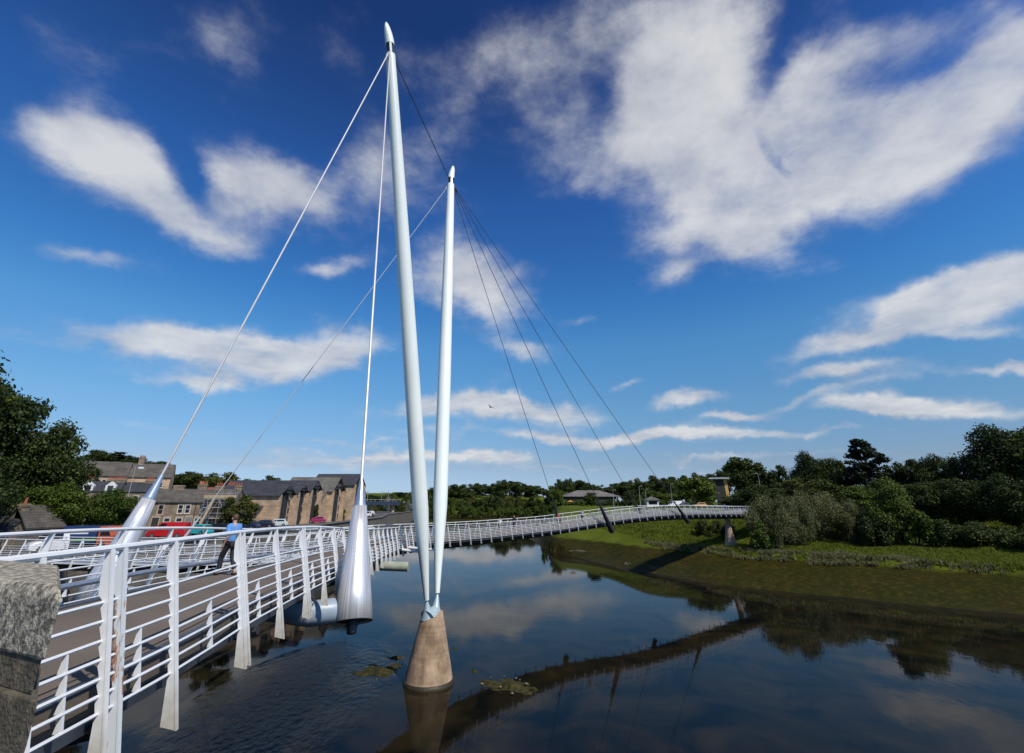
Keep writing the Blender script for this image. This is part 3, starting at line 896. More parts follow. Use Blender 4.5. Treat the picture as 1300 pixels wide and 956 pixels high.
def cable(a, b, rad=.035, m=cablem, clevis=True):
    d = (b - a); Lc = d.length; u = d.normalized()
    mb = MB(); 
    sag = 0.0
    pts = [a + d * (i / 12) - Vector((0, 0, 1)) * (4 * .12 * (Lc / 40) * (i/12) * (1 - i/12)) for i in range(13)]
    mb.tube(pts, rad, 8)
    o = smooth_angle(fix_normals(mb.build('cable', m, bridge))); bpart(o)
    if clevis:
        mb = MB(); mb.tube([a + u * .15, a + u * .25, a + u * .9, a + u * 1.3], [.05, .11, .09, .04], 10)
        c = fix_normals(mb.build('clevis', m, o)); c.location = -Vector(o.location) - BO
    return o
alu = mat('brushed aluminium cone', (.72, .73, .75), (.50, .51, .53), 1.3, .36, metal=.75, stretch=(1, 1, .12), contrast=(.35, .62))
def perforated():
    m = bpy.data.materials.new('perforated aluminium'); m.use_nodes = True
    t = m.node_tree; b = t.nodes['Principled BSDF']
    b.inputs['Metallic'].default_value = .45; b.inputs['Roughness'].default_value = .42
    uv = t.nodes.new('ShaderNodeUVMap')
    mp = t.nodes.new('ShaderNodeMapping'); t.links.new(uv.outputs[0], mp.inputs[0]); mp.inputs['Scale'].default_value = (64, 104, 1)
    # staggered round holes
    s2 = t.nodes.new('ShaderNodeSeparateXYZ'); t.links.new(mp.outputs[0], s2.inputs[0])
    fl = t.nodes.new('ShaderNodeMath'); fl.operation = 'FLOOR'; t.links.new(s2.outputs[1], fl.inputs[0])
    ma = t.nodes.new('ShaderNodeMath'); ma.operation = 'MULTIPLY_ADD'; t.links.new(fl.outputs[0], ma.inputs[0]); ma.inputs[1].default_value = .5; t.links.new(s2.outputs[0], ma.inputs[2])
    c2_ = t.nodes.new('ShaderNodeCombineXYZ'); t.links.new(ma.outputs[0], c2_.inputs[0]); t.links.new(s2.outputs[1], c2_.inputs[1])
    fr = t.nodes.new('ShaderNodeVectorMath'); fr.operation = 'FRACTION'; t.links.new(c2_.outputs[0], fr.inputs[0])
    su = t.nodes.new('ShaderNodeVectorMath'); su.operation = 'SUBTRACT'; t.links.new(fr.outputs[0], su.inputs[0]); su.inputs[1].default_value = (.5, .5, 0)
    le = t.nodes.new('ShaderNodeVectorMath'); le.operation = 'LENGTH'; t.links.new(su.outputs[0], le.inputs[0])
    hole = t.nodes.new('ShaderNodeMath'); hole.operation = 'LESS_THAN'; t.links.new(le.outputs['Value'], hole.inputs[0]); hole.inputs[1].default_value = .30
    n = t.nodes.new('ShaderNodeTexNoise'); n.inputs['Scale'].default_value = 5; n.inputs['Detail'].default_value = 6
    m2 = t.nodes.new('ShaderNodeMapping'); t.links.new(uv.outputs[0], m2.inputs[0]); m2.inputs['Scale'].default_value = (9, .35, 1)
    t.links.new(m2.outputs[0], n.inputs['Vector'])
    r = t.nodes.new('ShaderNodeValToRGB'); t.links.new(n.outputs[0], r.inputs[0])
    r.color_ramp.elements[0].position = .35; r.color_ramp.elements[0].color = (.50, .50, .51, 1)
    r.color_ramp.elements[1].position = .6; r.color_ramp.elements[1].color = (.92, .92, .92, 1)
    mx = t.nodes.new('ShaderNodeMix'); mx.data_type = 'RGBA'; t.links.new(hole.outputs[0], mx.inputs[0]); t.links.new(r.outputs[0], mx.inputs[6]); mx.inputs[7].default_value = (.34, .34, .35, 1)
    t.links.new(mx.outputs[2], b.inputs['Base Color'])
    return m
perf = perforated()
def anchor_cone(c0, ctop, rad_b, big=True):
    """perforated cover round the cable anchor: c0 foot centre, ctop where the strand leaves"""
    ax = (ctop - c0).normalized(); Lc = (ctop - c0).length
    mb = MB(); n = 28
    tcol = .79
    prof = [(0, rad_b), (.18, rad_b * .84), (.4, rad_b * .66), (.6, rad_b * .50), (tcol, rad_b * .36)]
    mb.tube([c0 + ax * Lc * t for t, r in prof], [r for t, r in prof], n, cap=False)
    o = mb.build('anchor_cone', perf, bridge); me = o.data
    uvl = me.uv_layers.new(name='UVMap')
    for p in me.polygons:
        for li, vi in zip(p.loop_indices, p.vertices):
            k, i = divmod(vi, n)
            u = i / n
            if i == 0 and any(v % n == n - 1 for v in p.vertices): u = 1.0
            uvl.data[li].uv = (u, prof[k][0])
    smooth_angle(o); bpart(o)
    sol = o.modifiers.new('skin', 'SOLIDIFY'); sol.thickness = .02
    mb = MB()
    mb.tube([c0 + ax * Lc * t for t in (tcol - .012, tcol + .012)], [rad_b * .39] * 2, n)
    mb.tube([c0 + ax * Lc * t for t in (tcol, .9, 1.0)], [rad_b * .345, rad_b * .22, rad_b * .13], n)
    c = smooth_angle(fix_normals(mb.build('collar', mat('smooth aluminium', (.50, .56, .63), (.42, .47, .54), 2, .33, metal=.7), o))); c.location = -Vector(o.location) - BO
    mb = MB(); mb.tube([c0 + ax * .05, c0 + ax * .10], [rad_b * .8] * 2, 24)
    mb.tube([c0 - ax * .10, c0 + ax * .3], [.17] * 2, 16)
    c = fix_normals(mb.build('base_plate', darkm, o)); c.location = -Vector(o.location) - BO
    mb = MB(); mb.tube([c0 - ax * .30, c0 - ax * .27, c0 - ax * .10], [.10, .14, .15], 16)
    c = fix_normals(mb.build('anchor_nut', sleevem, o)); c.location = -Vector(o.location) - BO
    return o
# near span anchor, hung beside the walkway
C1 = Vector((-4.66, 15.5, 6.75)); u1 = (TA - C1).normalized(); C1t = C1 + u1 * 4.25
anchor_cone(C1, C1t, .57); cable(TA, C1t - u1 * .3, .05)
C2 = Vector((-15.8, 19.8, 6.45)); u2 = (TA - C2).normalized(); C2t = C2 + u2 * 4.9
anchor_cone(C2, C2t, .68); cable(TA, C2t - u2 * .3, .05)
# outriggers carrying the anchors
outm = mat('grey outrigger tube', (.30, .36, .42), (.22, .27, .32), 1.2, .4, bump=.05)
mb = MB(); a = ctr.at(14.5) + Vector((0, 0, -.75)); mb.tube([a, Vector((-5.6, 14.75, 7.12)), Vector((-5.12, 15.12, 7.12))], [.33, .33, .33], 20)
bpart(smooth_angle(fix_normals(mb.build('outrigger', outm, bridge))))
mb = MB(); a = ctr.at(15.5) + Vector((0, 0, -.85)); mb.tube([a, Vector((-15.5, 19.7, 6.75))], [.34, .34], 20)
mb.tube([Vector((-15.8, 19.8, 6.6)), Vector((-17.5, 38.5, 5.6))], [.2, .2], 12)
bpart(smooth_angle(fix_normals(mb.build('outrigger', outm, bridge))))
mb = MB(); a = ctr.at(31) + Vector((0, 0, -.75)); mb.tube([a, Vector((-6.3, 31.2, 6.4))], [.27, .27], 20)
bpart(smooth_angle(fix_normals(mb.build('outrigger', mat('mossy pale tube', (.36, .38, .30), (.26, .28, .2), 2, .6), bridge))))  # one pale green-grey tone with slight noise along the whole tube
# struts between mast feet and walkway
mb = MB()
e1 = edgeR.at(37.3) + Vector((0, 0, -.25))
mA_at = PA0.lerp(PA1, .075); mB_at = PB0.lerp(PB1, .07)
mb.tube([e1, mA_at], [.10, .07], 10); mb.tube([edgeR.at(40) + Vector((0, 0, -.25)), mB_at], [.12, .06], 10)
bpart(fix_normals(mb.build('mast_strut', white, bridge)))
# tie between mast heads
cable(TA, TB, .045, dcable)
# back stay of the far mast, down to the branch walkway
E1 = Vector((-26.2, 38.9, 6.0)); ub = (TB - E1).normalized(); cable(TB, E1 + ub * 3.2, .035)
mb = MB(); mb.tube([E1 - ub * .4, E1 + ub * .5, E1 + ub * 3.0, E1 + ub * 3.4], [.16, .15, .08, .05], 12)
bpart(fix_normals(mb.build('cable_sleeve', cablem, bridge)))
# four fore stays to the long span
def stay(foot, Ls, rb):
    u = (TB - foot).normalized()
    cable(TB, foot + u * Ls * .9, .035, dcable)
    mb = MB(); mb.tube([foot - u * .25, foot, foot + u * Ls * .45, foot + u * Ls], [rb * .9, rb, rb * .62, .07], 16)
    bpart(smooth_angle(fix_normals(mb.build('cable_sleeve', sleevem, bridge))))
def edge_at_px(path, px, up):
    best = None
    for i in range(400):
        p = path.at(path.len * i / 399)
        if p.y < 45: continue
        d = p - Vector((0, 0, EYE)); x = d.x; f = d.y * CT + d.z * ST
        sx = 650 + F * x / f
        if best is None or abs(sx - px) < best[0]: best = (abs(sx - px), i)
    q = path.len * best[1] / 399
    return q, path.at(q)
q, p = edge_at_px(edgeR, 774, 0); stay(p + edgeR.nrm(q) * .35 + Vector((0, 0, -1.3)), 6.2, .44)
q, p = edge_at_px(edgeR, 869, 0); stay(p + edgeR.nrm(q) * .35 + Vector((0, 0, -1.2)), 5.4, .40)
q, p = edge_at_px(edgeL, 714, 0); stay(p - edgeL.nrm(q) * .25 + Vector((0, 0, -1.0)), 5.6, .38)
q, p = edge_at_px(edgeL, 819, 0); stay(p - edgeL.nrm(q) * .25 + Vector((0, 0, -1.0)), 5.6, .36)
# pier on the far bank
pc = ctr.at(edge_at_px(ctr, 922, 0)[0])
mb = MB(); zg = gh(pc.x, pc.y)
mb.tube([Vector((pc.x, pc.y, zg - .8)), Vector((pc.x, pc.y, zg + .3)), Vector((pc.x, pc.y, 5.8)), Vector((pc.x, pc.y, 7.5))], [1.25, 1.1, .5, .5], 28)
bpart(smooth_angle(fix_normals(mb.build('pier', mat('pinkish concrete', (.46, .34, .26), (.36, .26, .19), .8, .85, bump=.3), bridge))))
# ------------------------------------------------------------------ stone gate pier beside the camera
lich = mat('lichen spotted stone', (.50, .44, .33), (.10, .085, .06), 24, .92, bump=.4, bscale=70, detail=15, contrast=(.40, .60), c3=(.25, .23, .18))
mottled = mat('dark mossy stone', (.14, .115, .075), (.055, .048, .03), 9, .92, bump=.5, bscale=45, detail=12, contrast=(.35, .65))  # dark noise-mottled tone for the blocks below the coping
PO = Vector((-3.1, 3.0, 8.1))
sp_ = thing('stone_pillar', 'lichen-covered stone pillar with a chamfered coping at the left foreground beside the footbridge', 'pillar', PO)
def block(name, m, inset, z0, z1, ch, amt):
    fp = [Vector(p) for p in ((-4.9, 3.75), (-2.25, 2.62), (-3.16, 3.60), (-5.3, 4.55))]
    cc = sum(fp, Vector((0, 0))) / 4
    def ins(k):
        o_ = []
        for i in range(4):
            p = fp[i]; a = (fp[i-1] - p).normalized(); b = (fp[(i+1) % 4] - p).normalized()
            o_.append(p + (a + b) * k)
        return o_
    f0 = ins(inset); f1 = ins(inset + ch)
    vs = [(*p, z0) for p in f0] + [(*p, z1 - ch * .9) for p in f0] + [(*p, z1) for p in f1]
    vs = [(x - PO.x, y - PO.y, z - PO.z) for x, y, z in vs]
    mb = MB(); mb.add(vs, [(3, 2, 1, 0)] + [(i, (i+1) % 4, 4 + (i+1) % 4, 4 + i) for i in range(4)] + [(4+i, 4+(i+1) % 4, 8+(i+1) % 4, 8+i) for i in range(4)] + [(8, 9, 10, 11)])
    o = fix_normals(mb.build(name, m, sp_))
    bv = o.modifiers.new('bevel', 'BEVEL'); bv.width = .02; bv.segments = 2; bv.limit_method = 'ANGLE'
    s_ = o.modifiers.new('sub', 'SUBSURF'); s_.subdivision_type = 'SIMPLE'; s_.levels = 5; s_.render_levels = 5
    tx = bpy.data.textures.new('stone roughness', 'CLOUDS'); tx.noise_scale = .15; tx.noise_depth = 5
    d = o.modifiers.new('disp', 'DISPLACE'); d.texture = tx; d.strength = amt * 2; d.mid_level = .5; d.texture_coords = 'GLOBAL'
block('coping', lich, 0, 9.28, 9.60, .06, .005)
block('neck', mottled, .03, 9.14, 9.282, .005, .006)
block('shaft', mottled, -.04, 7.9, 9.14, .02, .007)

# ------------------------------------------------------------------ vegetation
def leaf_material(name, dark, mid, light, trans=.25):
    m = bpy.data.materials.new(name); m.use_nodes = True
    t = m.node_tree; b = t.nodes['Principled BSDF']
    b.inputs['Roughness'].default_value = .62; b.inputs['Specular IOR Level'].default_value = .25
    geo = t.nodes.new('ShaderNodeNewGeometry'); oi = t.nodes.new('ShaderNodeObjectInfo')
    r = t.nodes.new('ShaderNodeValToRGB'); t.links.new(geo.outputs['Random Per Island'], r.inputs[0])
    r.color_ramp.elements[0].position = 0; r.color_ramp.elements[0].color = (*dark, 1)
    r.color_ramp.elements[1].position = 1; r.color_ramp.elements[1].color = (*light, 1)
    q = r.color_ramp.elements.new(.5); q.color = (*mid, 1)
    hs = t.nodes.new('ShaderNodeHueSaturation')
    mr = t.nodes.new('ShaderNodeMapRange'); t.links.new(oi.outputs['Random'], mr.inputs[0]); mr.inputs[3].default_value = .72; mr.inputs[4].default_value = 1.25
    mh = t.nodes.new('ShaderNodeMapRange'); t.links.new(oi.outputs['Random'], mh.inputs[0]); mh.inputs[3].default_value = .515; mh.inputs[4].default_value = .485
    t.links.new(mr.outputs[0], hs.inputs['Value']); t.links.new(mh.outputs[0], hs.inputs['Hue']); t.links.new(r.outputs[0], hs.inputs['Color'])
    t.links.new(hs.outputs[0], b.inputs['Base Color'])
    tr = t.nodes.new('ShaderNodeBsdfTranslucent'); t.links.new(hs.outputs[0], tr.inputs[0])
    mx = t.nodes.new('ShaderNodeMixShader'); mx.inputs[0].default_value = trans
    o = t.nodes['Material Output']
    t.links.new(b.outputs[0], mx.inputs[1]); t.links.new(tr.outputs[0], mx.inputs[2]); t.links.new(mx.outputs[0], o.inputs[0])
    return m
LM = {
 'broad': leaf_material('dark broadleaf foliage', (.012, .022, .004), (.030, .050, .008), (.085, .115, .018)),
 'bright': leaf_material('bright green foliage', (.026, .048, .006), (.060, .100, .011), (.13, .175, .022)),
 'willow': leaf_material('grey green willow foliage', (.046, .056, .018), (.088, .100, .034), (.15, .16, .065)),
 'pine': leaf_material('dark conifer foliage', (.007, .014, .006), (.013, .024, .009), (.026, .042, .014), .1),
 'olive': leaf_material('olive foliage', (.028, .036, .006), (.062, .075, .012), (.13, .135, .026)),
 'silver': leaf_material('silvery foliage', (.09, .11, .08), (.16, .18, .14), (.26, .28, .23)),
}
barkm = mat('tree bark', (.11, .085, .06), (.05, .04, .03), 4, .9, bump=.5, stretch=(1, 1, .3))

def crown_mesh(name, nl, lobes, leaf, shape, m, seed, flat=.75, fill=.55):
    """leaf-sized quads gathered in uneven lobes; unit tree: height 1, crown radius about .36"""
    g_ = np.random.default_rng(seed)
    C = []; 
    tries = 0
    while len(C) < lobes and tries < 5000:
        tries += 1
        p = g_.uniform(-1, 1, 3); 
        if shape == 'round':
            if (p**2).sum() > 1: continue
            c = np.array([p[0] * .30, p[1] * .30, .53 + p[2] * .36]); r = g_.uniform(.07, .15) * (1.15 - .35 * abs(p[2]))
        elif shape == 'tall':
            if (p**2).sum() > 1: continue
            c = np.array([p[0] * .20, p[1] * .20, .60 + p[2] * .34]); r = g_.uniform(.06, .12)
        elif shape == 'cone':
            h = (p[2] + 1) / 2; rr = .26 * (1 - h) ** .7 + .03
            if p[0]**2 + p[1]**2 > 1: continue
            c = np.array([p[0] * rr, p[1] * rr, .18 + h * .76]); r = g_.uniform(.05, .09) * (1.2 - .6 * h)
        else:       # bush: crown reaches the ground, wider than tall
            if (p**2).sum() > 1: continue
            c = np.array([p[0] * .52, p[1] * .52, .40 + p[2] * .40]); r = g_.uniform(.10, .20)
        C.append((c, r))
    tr_ = sum(r ** 2 for c, r in C)
    V = []; 
    for c, r in C:
        n = max(8, int(nl * r * r / tr_))
        d = g_.normal(size=(n, 3)); d /= np.linalg.norm(d, axis=1)[:, None]
        rad = r * (fill + (1 - fill) * g_.random(n) ** .5) * (1 + .22 * g_.normal(size=n))
        P = c + d * rad[:, None] * np.array([1, 1, flat])
        P[:, 2] = np.maximum(P[:, 2], .015)
        nn = d * .55 + g_.normal(size=(n, 3)) * .55 + np.array([0, 0, .35]); nn /= np.linalg.norm(nn, axis=1)[:, None]
        a = np.cross(nn, g_.normal(size=(n, 3))); a /= np.linalg.norm(a, axis=1)[:, None]
        b = np.cross(nn, a)
        s = leaf * g_.uniform(.6, 1.35, n)[:, None]
        bend = nn * s * .25
        quad = np.stack([P - a*s - b*s*.35, P + b*s*.65 - bend, P + a*s - b*s*.2, P - b*s*.75 + bend], 1)
        V.append(quad)
    V = np.concatenate(V).reshape(-1, 3); k = len(V) // 4
    me = bpy.data.meshes.new(name)
    me.vertices.add(len(V)); me.vertices.foreach_set('co', V.ravel())
    me.loops.add(k * 4); me.loops.foreach_set('vertex_index', np.arange(k * 4, dtype=np.int32))
    me.polygons.add(k); me.polygons.foreach_set('loop_start', np.arange(0, k * 4, 4, dtype=np.int32))
    me.materials.append(m); me.update(calc_edges=True)
    return me, C
def trunk_mesh(name, C, seed, base=.05, shape='round'):
    g_ = random.Random(seed); mb = MB()
    if shape == 'bush':
        for c, r in C[:9]:
            mb.tube([(g_.uniform(-.05, .05), g_.uniform(-.05, .05), -.03), (c[0] * .5, c[1] * .5, c[2] * .5), tuple(c)], [.02, .014, .006], 5)
    else:
        top = .92 if shape == 'cone' else .68
        mb.tube([(0, 0, -.04), (.004, 0, .02), (.008, .005, .25), (-.006, .01, .45), (0, 0, top)], [base * .75, base * .5, base * .40, base * .30, base * .1], 8)
        if shape != 'cone':
            for c, r in sorted(C, key=lambda q: -q[1])[:12]:
                z0 = g_.uniform(.25, .45)
                mid = (c[0] * .45, c[1] * .45, z0 + (c[2] - z0) * .55)
                mb.tube([(0, 0, z0), mid, tuple(c)], [base * .22, base * .14, base * .05], 5)
    me_o = mb.build(name, barkm); me = me_o.data; bpy.data.objects.remove(me_o)
    return me
KIND = {}
def kinddef(key, n_var, nl, lobes, leaf, shape, mk, flat=.75, fill=.55, base=.05):
    L_ = []
    for v in range(n_var):
        sd_ = hash((len(KIND), v)) % 10000 if False else 100 * len(KIND) + v
        me, C = crown_mesh('crown', nl, lobes, leaf, shape, LM[mk], sd_, flat, fill)
        L_.append((me, trunk_mesh('trunk', C, sd_, base, shape)))
    KIND[key] = L_
kinddef('big', 2, 26000, 60, .0125, 'round', 'broad')
kinddef('bigbright', 1, 22000, 48, .0125, 'round', 'bright')
kinddef('broad', 4, 7500, 30, .020, 'round', 'broad')
kinddef('bright', 3, 7500, 26, .020, 'round', 'bright')
kinddef('olive', 2, 7000, 26, .020, 'round', 'olive')
kinddef('tall', 2, 7500, 26, .018, 'tall', 'broad')
kinddef('pine', 2, 11000, 55, .014, 'cone', 'pine', .6)
kinddef('willow', 2, 24000, 40, .013, 'bush', 'willow', .9, .5)
kinddef('bush', 3, 6000, 18, .030, 'bush', 'bright', .9, .5)
kinddef('darkbush', 2, 8000, 22, .026, 'bush', 'broad', .9, .5)
kinddef('silver', 1, 5000, 18, .024, 'round', 'silver')
KNAME = {'big': 'broadleaf_tree', 'bigbright': 'broadleaf_tree', 'broad': 'broadleaf_tree', 'bright': 'broadleaf_tree', 'olive': 'broadleaf_tree', 'tall': 'broadleaf_tree', 'pine': 'conifer_tree', 'willow': 'willow_bush', 'bush': 'bush', 'darkbush': 'bush', 'silver': 'silver_tree'}
tcount = [0]
def tree(kind, x, y, z, h, w, label, group=None, cat=None, rz=None):
    """w: crown width in metres"""
    i = tcount[0]; tcount[0] += 1
    V = KIND[kind]; cr_, tk = V[i % len(V)]
    o = thing(KNAME[kind], label, cat or ('bush' if 'bush' in KNAME[kind] else 'tree'), (x, y, z), random.uniform(0, 6.28) if rz is None else rz, group)
    wf = {'bush': 1.25, 'darkbush': 1.25, 'willow': 1.25, 'pine': .56, 'tall': .52}.get(kind, .80)
    s = w / wf
    o.scale = (s, s, h)
    a = bpy.data.objects.new('crown', cr_); COL.objects.link(a); a.parent = o
    b = bpy.data.objects.new('trunk', tk); COL.objects.link(b); b.parent = o
    return o
def tree_px(kind, px, ytop, D, zb, wpx, label, group=None, rz=None):
    """px column of the crown, pixel row of its top, distance, ground height, width in pixels"""
    top = at_d(px, ytop, D)
    depth = D * CT + (top.z - EYE) * ST
    h = (top.z - zb) / .96
    return tree(kind, top.x, D, zb, h, wpx / F * depth, label, group, rz=rz)

# left bank ----------------------------------------------------------------
tree_px('big', -45, 430, 52, 6.0, 170, 'tallest dark tree at the left edge of the picture')
tree_px('big', 22, 470, 56, 6.0, 120, 'tall dark tree leaning over the quay, second from the left edge')
tree_px('big', 78, 532, 60, 6.5, 95, 'dark tree with a ragged right side, beside the hillside house')
tree_px('big', -20, 560, 46, 6.0, 110, 'low dark tree filling the shade below the tallest trees')
tree_px('bigbright', 80, 612, 55, 6.0, 82, 'round green tree behind the white van')
tree_px('bigbright', 152, 620, 58, 6.0, 70, 'round green tree behind the far cable cone, left of the terrace')
tree_px('bright', 118, 632, 57, 6.0, 50, 'small green tree between the two round trees on the quay')
tree_px('olive', 307, 626, 78, 5.8, 48, 'thin-crowned tree in front of the first warehouse')
for px, yt, D, zb, w, k, lb in (
  (128, 570, 175, 22, 42, 'broad', 'dark tree behind the left end of the hillside house'),
  (152, 573, 180, 22, 46, 'broad', 'dark tree behind the chimney of the hillside house'),
  (178, 577, 175, 20, 40, 'broad', 'dark tree behind the right half of the hillside house'),
  (201, 584, 165, 18, 34, 'broad', 'dark tree right of the hillside house gable'),
  (217, 600, 150, 13, 44, 'broad', 'green tree behind the left end of the terrace'),
  (240, 597, 150, 13, 44, 'broad', 'green tree behind the terrace chimneys'),
  (264, 599, 150, 13, 38, 'olive', 'green tree behind the red terrace roof'),
  (287, 598, 140, 11, 44, 'olive', 'feathery yellow-green tree left of the first warehouse'),
  (305, 603, 150, 11, 36, 'olive', 'yellow-green tree behind the first warehouse roof'),
  (345, 602, 190, 11, 34, 'broad', 'rounded tree showing above the warehouse ridges'),
  (325, 607, 190, 11, 36, 'broad', 'low tree left of the rounded tree above the warehouse ridges'),
  (110, 590, 120, 12, 50, 'broad', 'dark tree between the tall trees and the hillside house')):
    tree_px(k, px, yt, D, zb, w, lb)
random.seed(3)
gl = 'green treetops on the slope between the house rows'
for i in range(14):
    px = 100 + i * 15 + random.uniform(-5, 5)
    D = random.uniform(100, 125)
    x = at_d(px, 630, D).x
    tree_px(random.choice(['broad', 'olive', 'bright']), px, random.uniform(626, 634) + (px > 190) * 6, D, qh(x, D), random.uniform(24, 36), 'one of the small green treetops on the slope among the houses', gl)

# far bank woodland, individual trees from left to right
random.seed(5)
prof_top = [(440, 626), (455, 625), (470, 627), (485, 626), (500, 625), (520, 624), (545, 616), (580, 614), (600, 613), (625, 611), (640, 605), (655, 611), (680, 614), (698, 618), (706, 608), (718, 602), (730, 606), (742, 610), (758, 611), (766, 618), (780, 616), (792, 607), (806, 606), (820, 608), (829, 600), (842, 604), (862, 601), (880, 598), (895, 600), (910, 592), (930, 588)]
def top_at(px):
    return float(np.interp(px, [p[0] for p in prof_top], [p[1] for p in prof_top]))
gf = 'trees of the wooded far bank'
px = 452
while px < 700:
    D = random.uniform(470, 600)
    x = at_d(px, 640, D).x
    zb = gh(x, D)
    tree_px(random.choice(['broad', 'broad', 'broad', 'tall', 'olive']), px, top_at(px) + random.uniform(-1, 3), D, zb, random.uniform(16, 26), 'one of the dark trees forming the wooded skyline of the far bank', gf)
    px += random.uniform(7, 11)
px = 452
while px < 705:
    D = random.uniform(410, 450)
    x = at_d(px, 640, D).x
    tree_px(random.choice(['broad', 'bright', 'broad', 'olive', 'bush']), px, random.uniform(623, 634), D, gh(x, D), random.uniform(12, 20), 'one of the lower green trees in front of the wooded far bank', gf)
    px += random.uniform(6, 9)
px = 505
while px < 700:
    D = random.uniform(385, 405)
    x = at_d(px, 640, D).x
    tree_px('bush', px, random.uniform(639, 643), D, gh(x, D), random.uniform(10, 18), 'one of the scrubby bushes at the foot of the wooded far bank', 'scrub at the foot of the far woodland')
    px += random.uniform(9, 15)
tree_px('silver', 497, 627, 380, gh(at_d(497, 640, 380).x, 380), 17, 'larger silvery-leaved tree just right of the railway bridge')
tree_px('silver', 517, 632, 385, gh(at_d(517, 640, 385).x, 385), 14, 'smaller silvery-leaved tree left of the masts')
# north side, behind the long span
px = 700
while px < 945:
    D = random.uniform(330, 420)
    x = at_d(px, 640, D).x
    tree_px(random.choice(['broad', 'broad', 'tall', 'olive']), px, top_at(px) + random.uniform(-1, 2.5), D, gh(x, D), random.uniform(20, 32), 'one of the tall dark trees rising behind the long span', 'skyline trees behind the long span')
    px += random.uniform(8, 13)
px = 702
while px < 905:
    D = random.uniform(225, 290)
    if not (718 < px < 790):
        x = at_d(px, 640, D).x
        tree_px(random.choice(['bright', 'broad', 'bright', 'olive']), px, random.uniform(617, 628), D, gh(x, D), random.uniform(16, 26), 'one of the mid green trees between the long span and the skyline trees', 'mid distance trees behind the long span')
    px += random.uniform(9, 14)
for px, yt, D, w, k, lb in (
  (750, 624, 200, 22, 'broad', 'round dark tree in front of the low-roofed pavilion'),
  (706, 617, 240, 20, 'bright', 'green tree just left of the low-roofed pavilion'),
  (880, 600, 170, 52, 'bright', 'large bright green tree left of the slim yellow-edged tower'),
  (938, 576, 190, 44, 'tall', 'tall feathery tree behind the slim yellow-edged tower'),
  (962, 584, 195, 34, 'broad', 'dark tree between the feathery tree and the two spreading trees'),
  (985, 588, 190, 32, 'broad', 'rounded dark tree left of the two spreading trees'),
  (1020, 572, 165, 44, 'big', 'first of two spreading dark trees, left of the tallest conifer'),
  (1048, 575, 165, 40, 'big', 'second of two spreading dark trees, beside the tallest conifer'),
  (1091, 556, 140, 64, 'pine', 'tallest dark conifer on the right bank, pointed above its neighbours'),
  (1068, 582, 150, 34, 'broad', 'dark tree filling the gap left of the tallest conifer'),
  (1126, 584, 140, 40, 'broad', 'dark tree right of the tallest conifer'),
  (1148, 580, 135, 40, 'broad', 'dark tree with an uneven crown, two right of the tallest conifer'),
  (1180, 576, 125, 46, 'big', 'rounded dark tree three right of the tallest conifer'),
  (1204, 578, 120, 34, 'broad', 'dark tree left of the highest tree at the right edge'),
  (1250, 538, 112, 84, 'big', 'high spreading tree near the right edge of the picture'),
  (1305, 530, 105, 90, 'big', 'highest dark tree cut by the right edge of the picture'),
  (1350, 540, 100, 90, 'big', 'dark tree beyond the right edge of the picture'),
  (1215, 600, 104, 66, 'big', 'broad dark tree below the high spreading tree on the right'),
  (1270, 600, 98, 74, 'big', 'dark shaded tree low at the right edge'),
  (1170, 605, 108, 60, 'big', 'dark shaded tree behind the pointed green bush'),
  (1040, 606, 130, 60, 'broad', 'dark tree behind the grey-green willow bushes'),
  (1085, 612, 118, 46, 'bright', 'lighter green tree behind the willow bushes'),
  (975, 612, 140, 46, 'olive', 'olive tree left of the willow bushes, behind the bridge landing'),
  (926, 628, 145, 40, 'olive', 'olive bushy tree over the end of the long span'),
  (1005, 604, 150, 40, 'olive', 'olive tree under the two spreading trees')):
    x = at_d(px, 640, D).x
    tree_px(k, px, yt, D, gh(x, D) - .3, w, lb)
for px, yt, D, w, k, lb in (
  (974, 620, 94, 66, 'willow', 'green bush crowding the right end of the railings'),
  (998, 622, 100, 60, 'willow', 'grey-green willow bush right of the bridge landing'),
  (1035, 616, 105, 76, 'willow', 'widest grey-green willow bush on the right bank'),
  (1072, 626, 101, 56, 'willow', 'grey-green willow bush left of the pointed green bush'),
  (890, 655, 112, 30, 'darkbush', 'dark bush in the shade beneath the end of the long span'),
  (915, 657, 112, 30, 'darkbush', 'dark bush right of the shaded one beneath the long span'),
  (1118, 606, 97, 60, 'bigbright', 'pointed green bush standing in front of the dark trees'),
  (1150, 640, 94, 52, 'bush', 'low green bush right of the pointed green bush'),
  (1100, 648, 96, 44, 'darkbush', 'low dark bush at the foot of the pointed green bush'),
  (1190, 652, 92, 50, 'darkbush', 'low dark bush below the broad dark tree'),
  (1235, 655, 90, 60, 'darkbush', 'dark bush low near the right edge'),
  (1290, 655, 86, 70, 'darkbush', 'dark bush cut by the right edge'),
  (968, 658, 92, 40, 'bush', 'green bush in front of the willow bushes')):
    x = at_d(px, 640, D).x
    tree_px(k, px, yt, D, gh(x, D) - .3, w, lb)

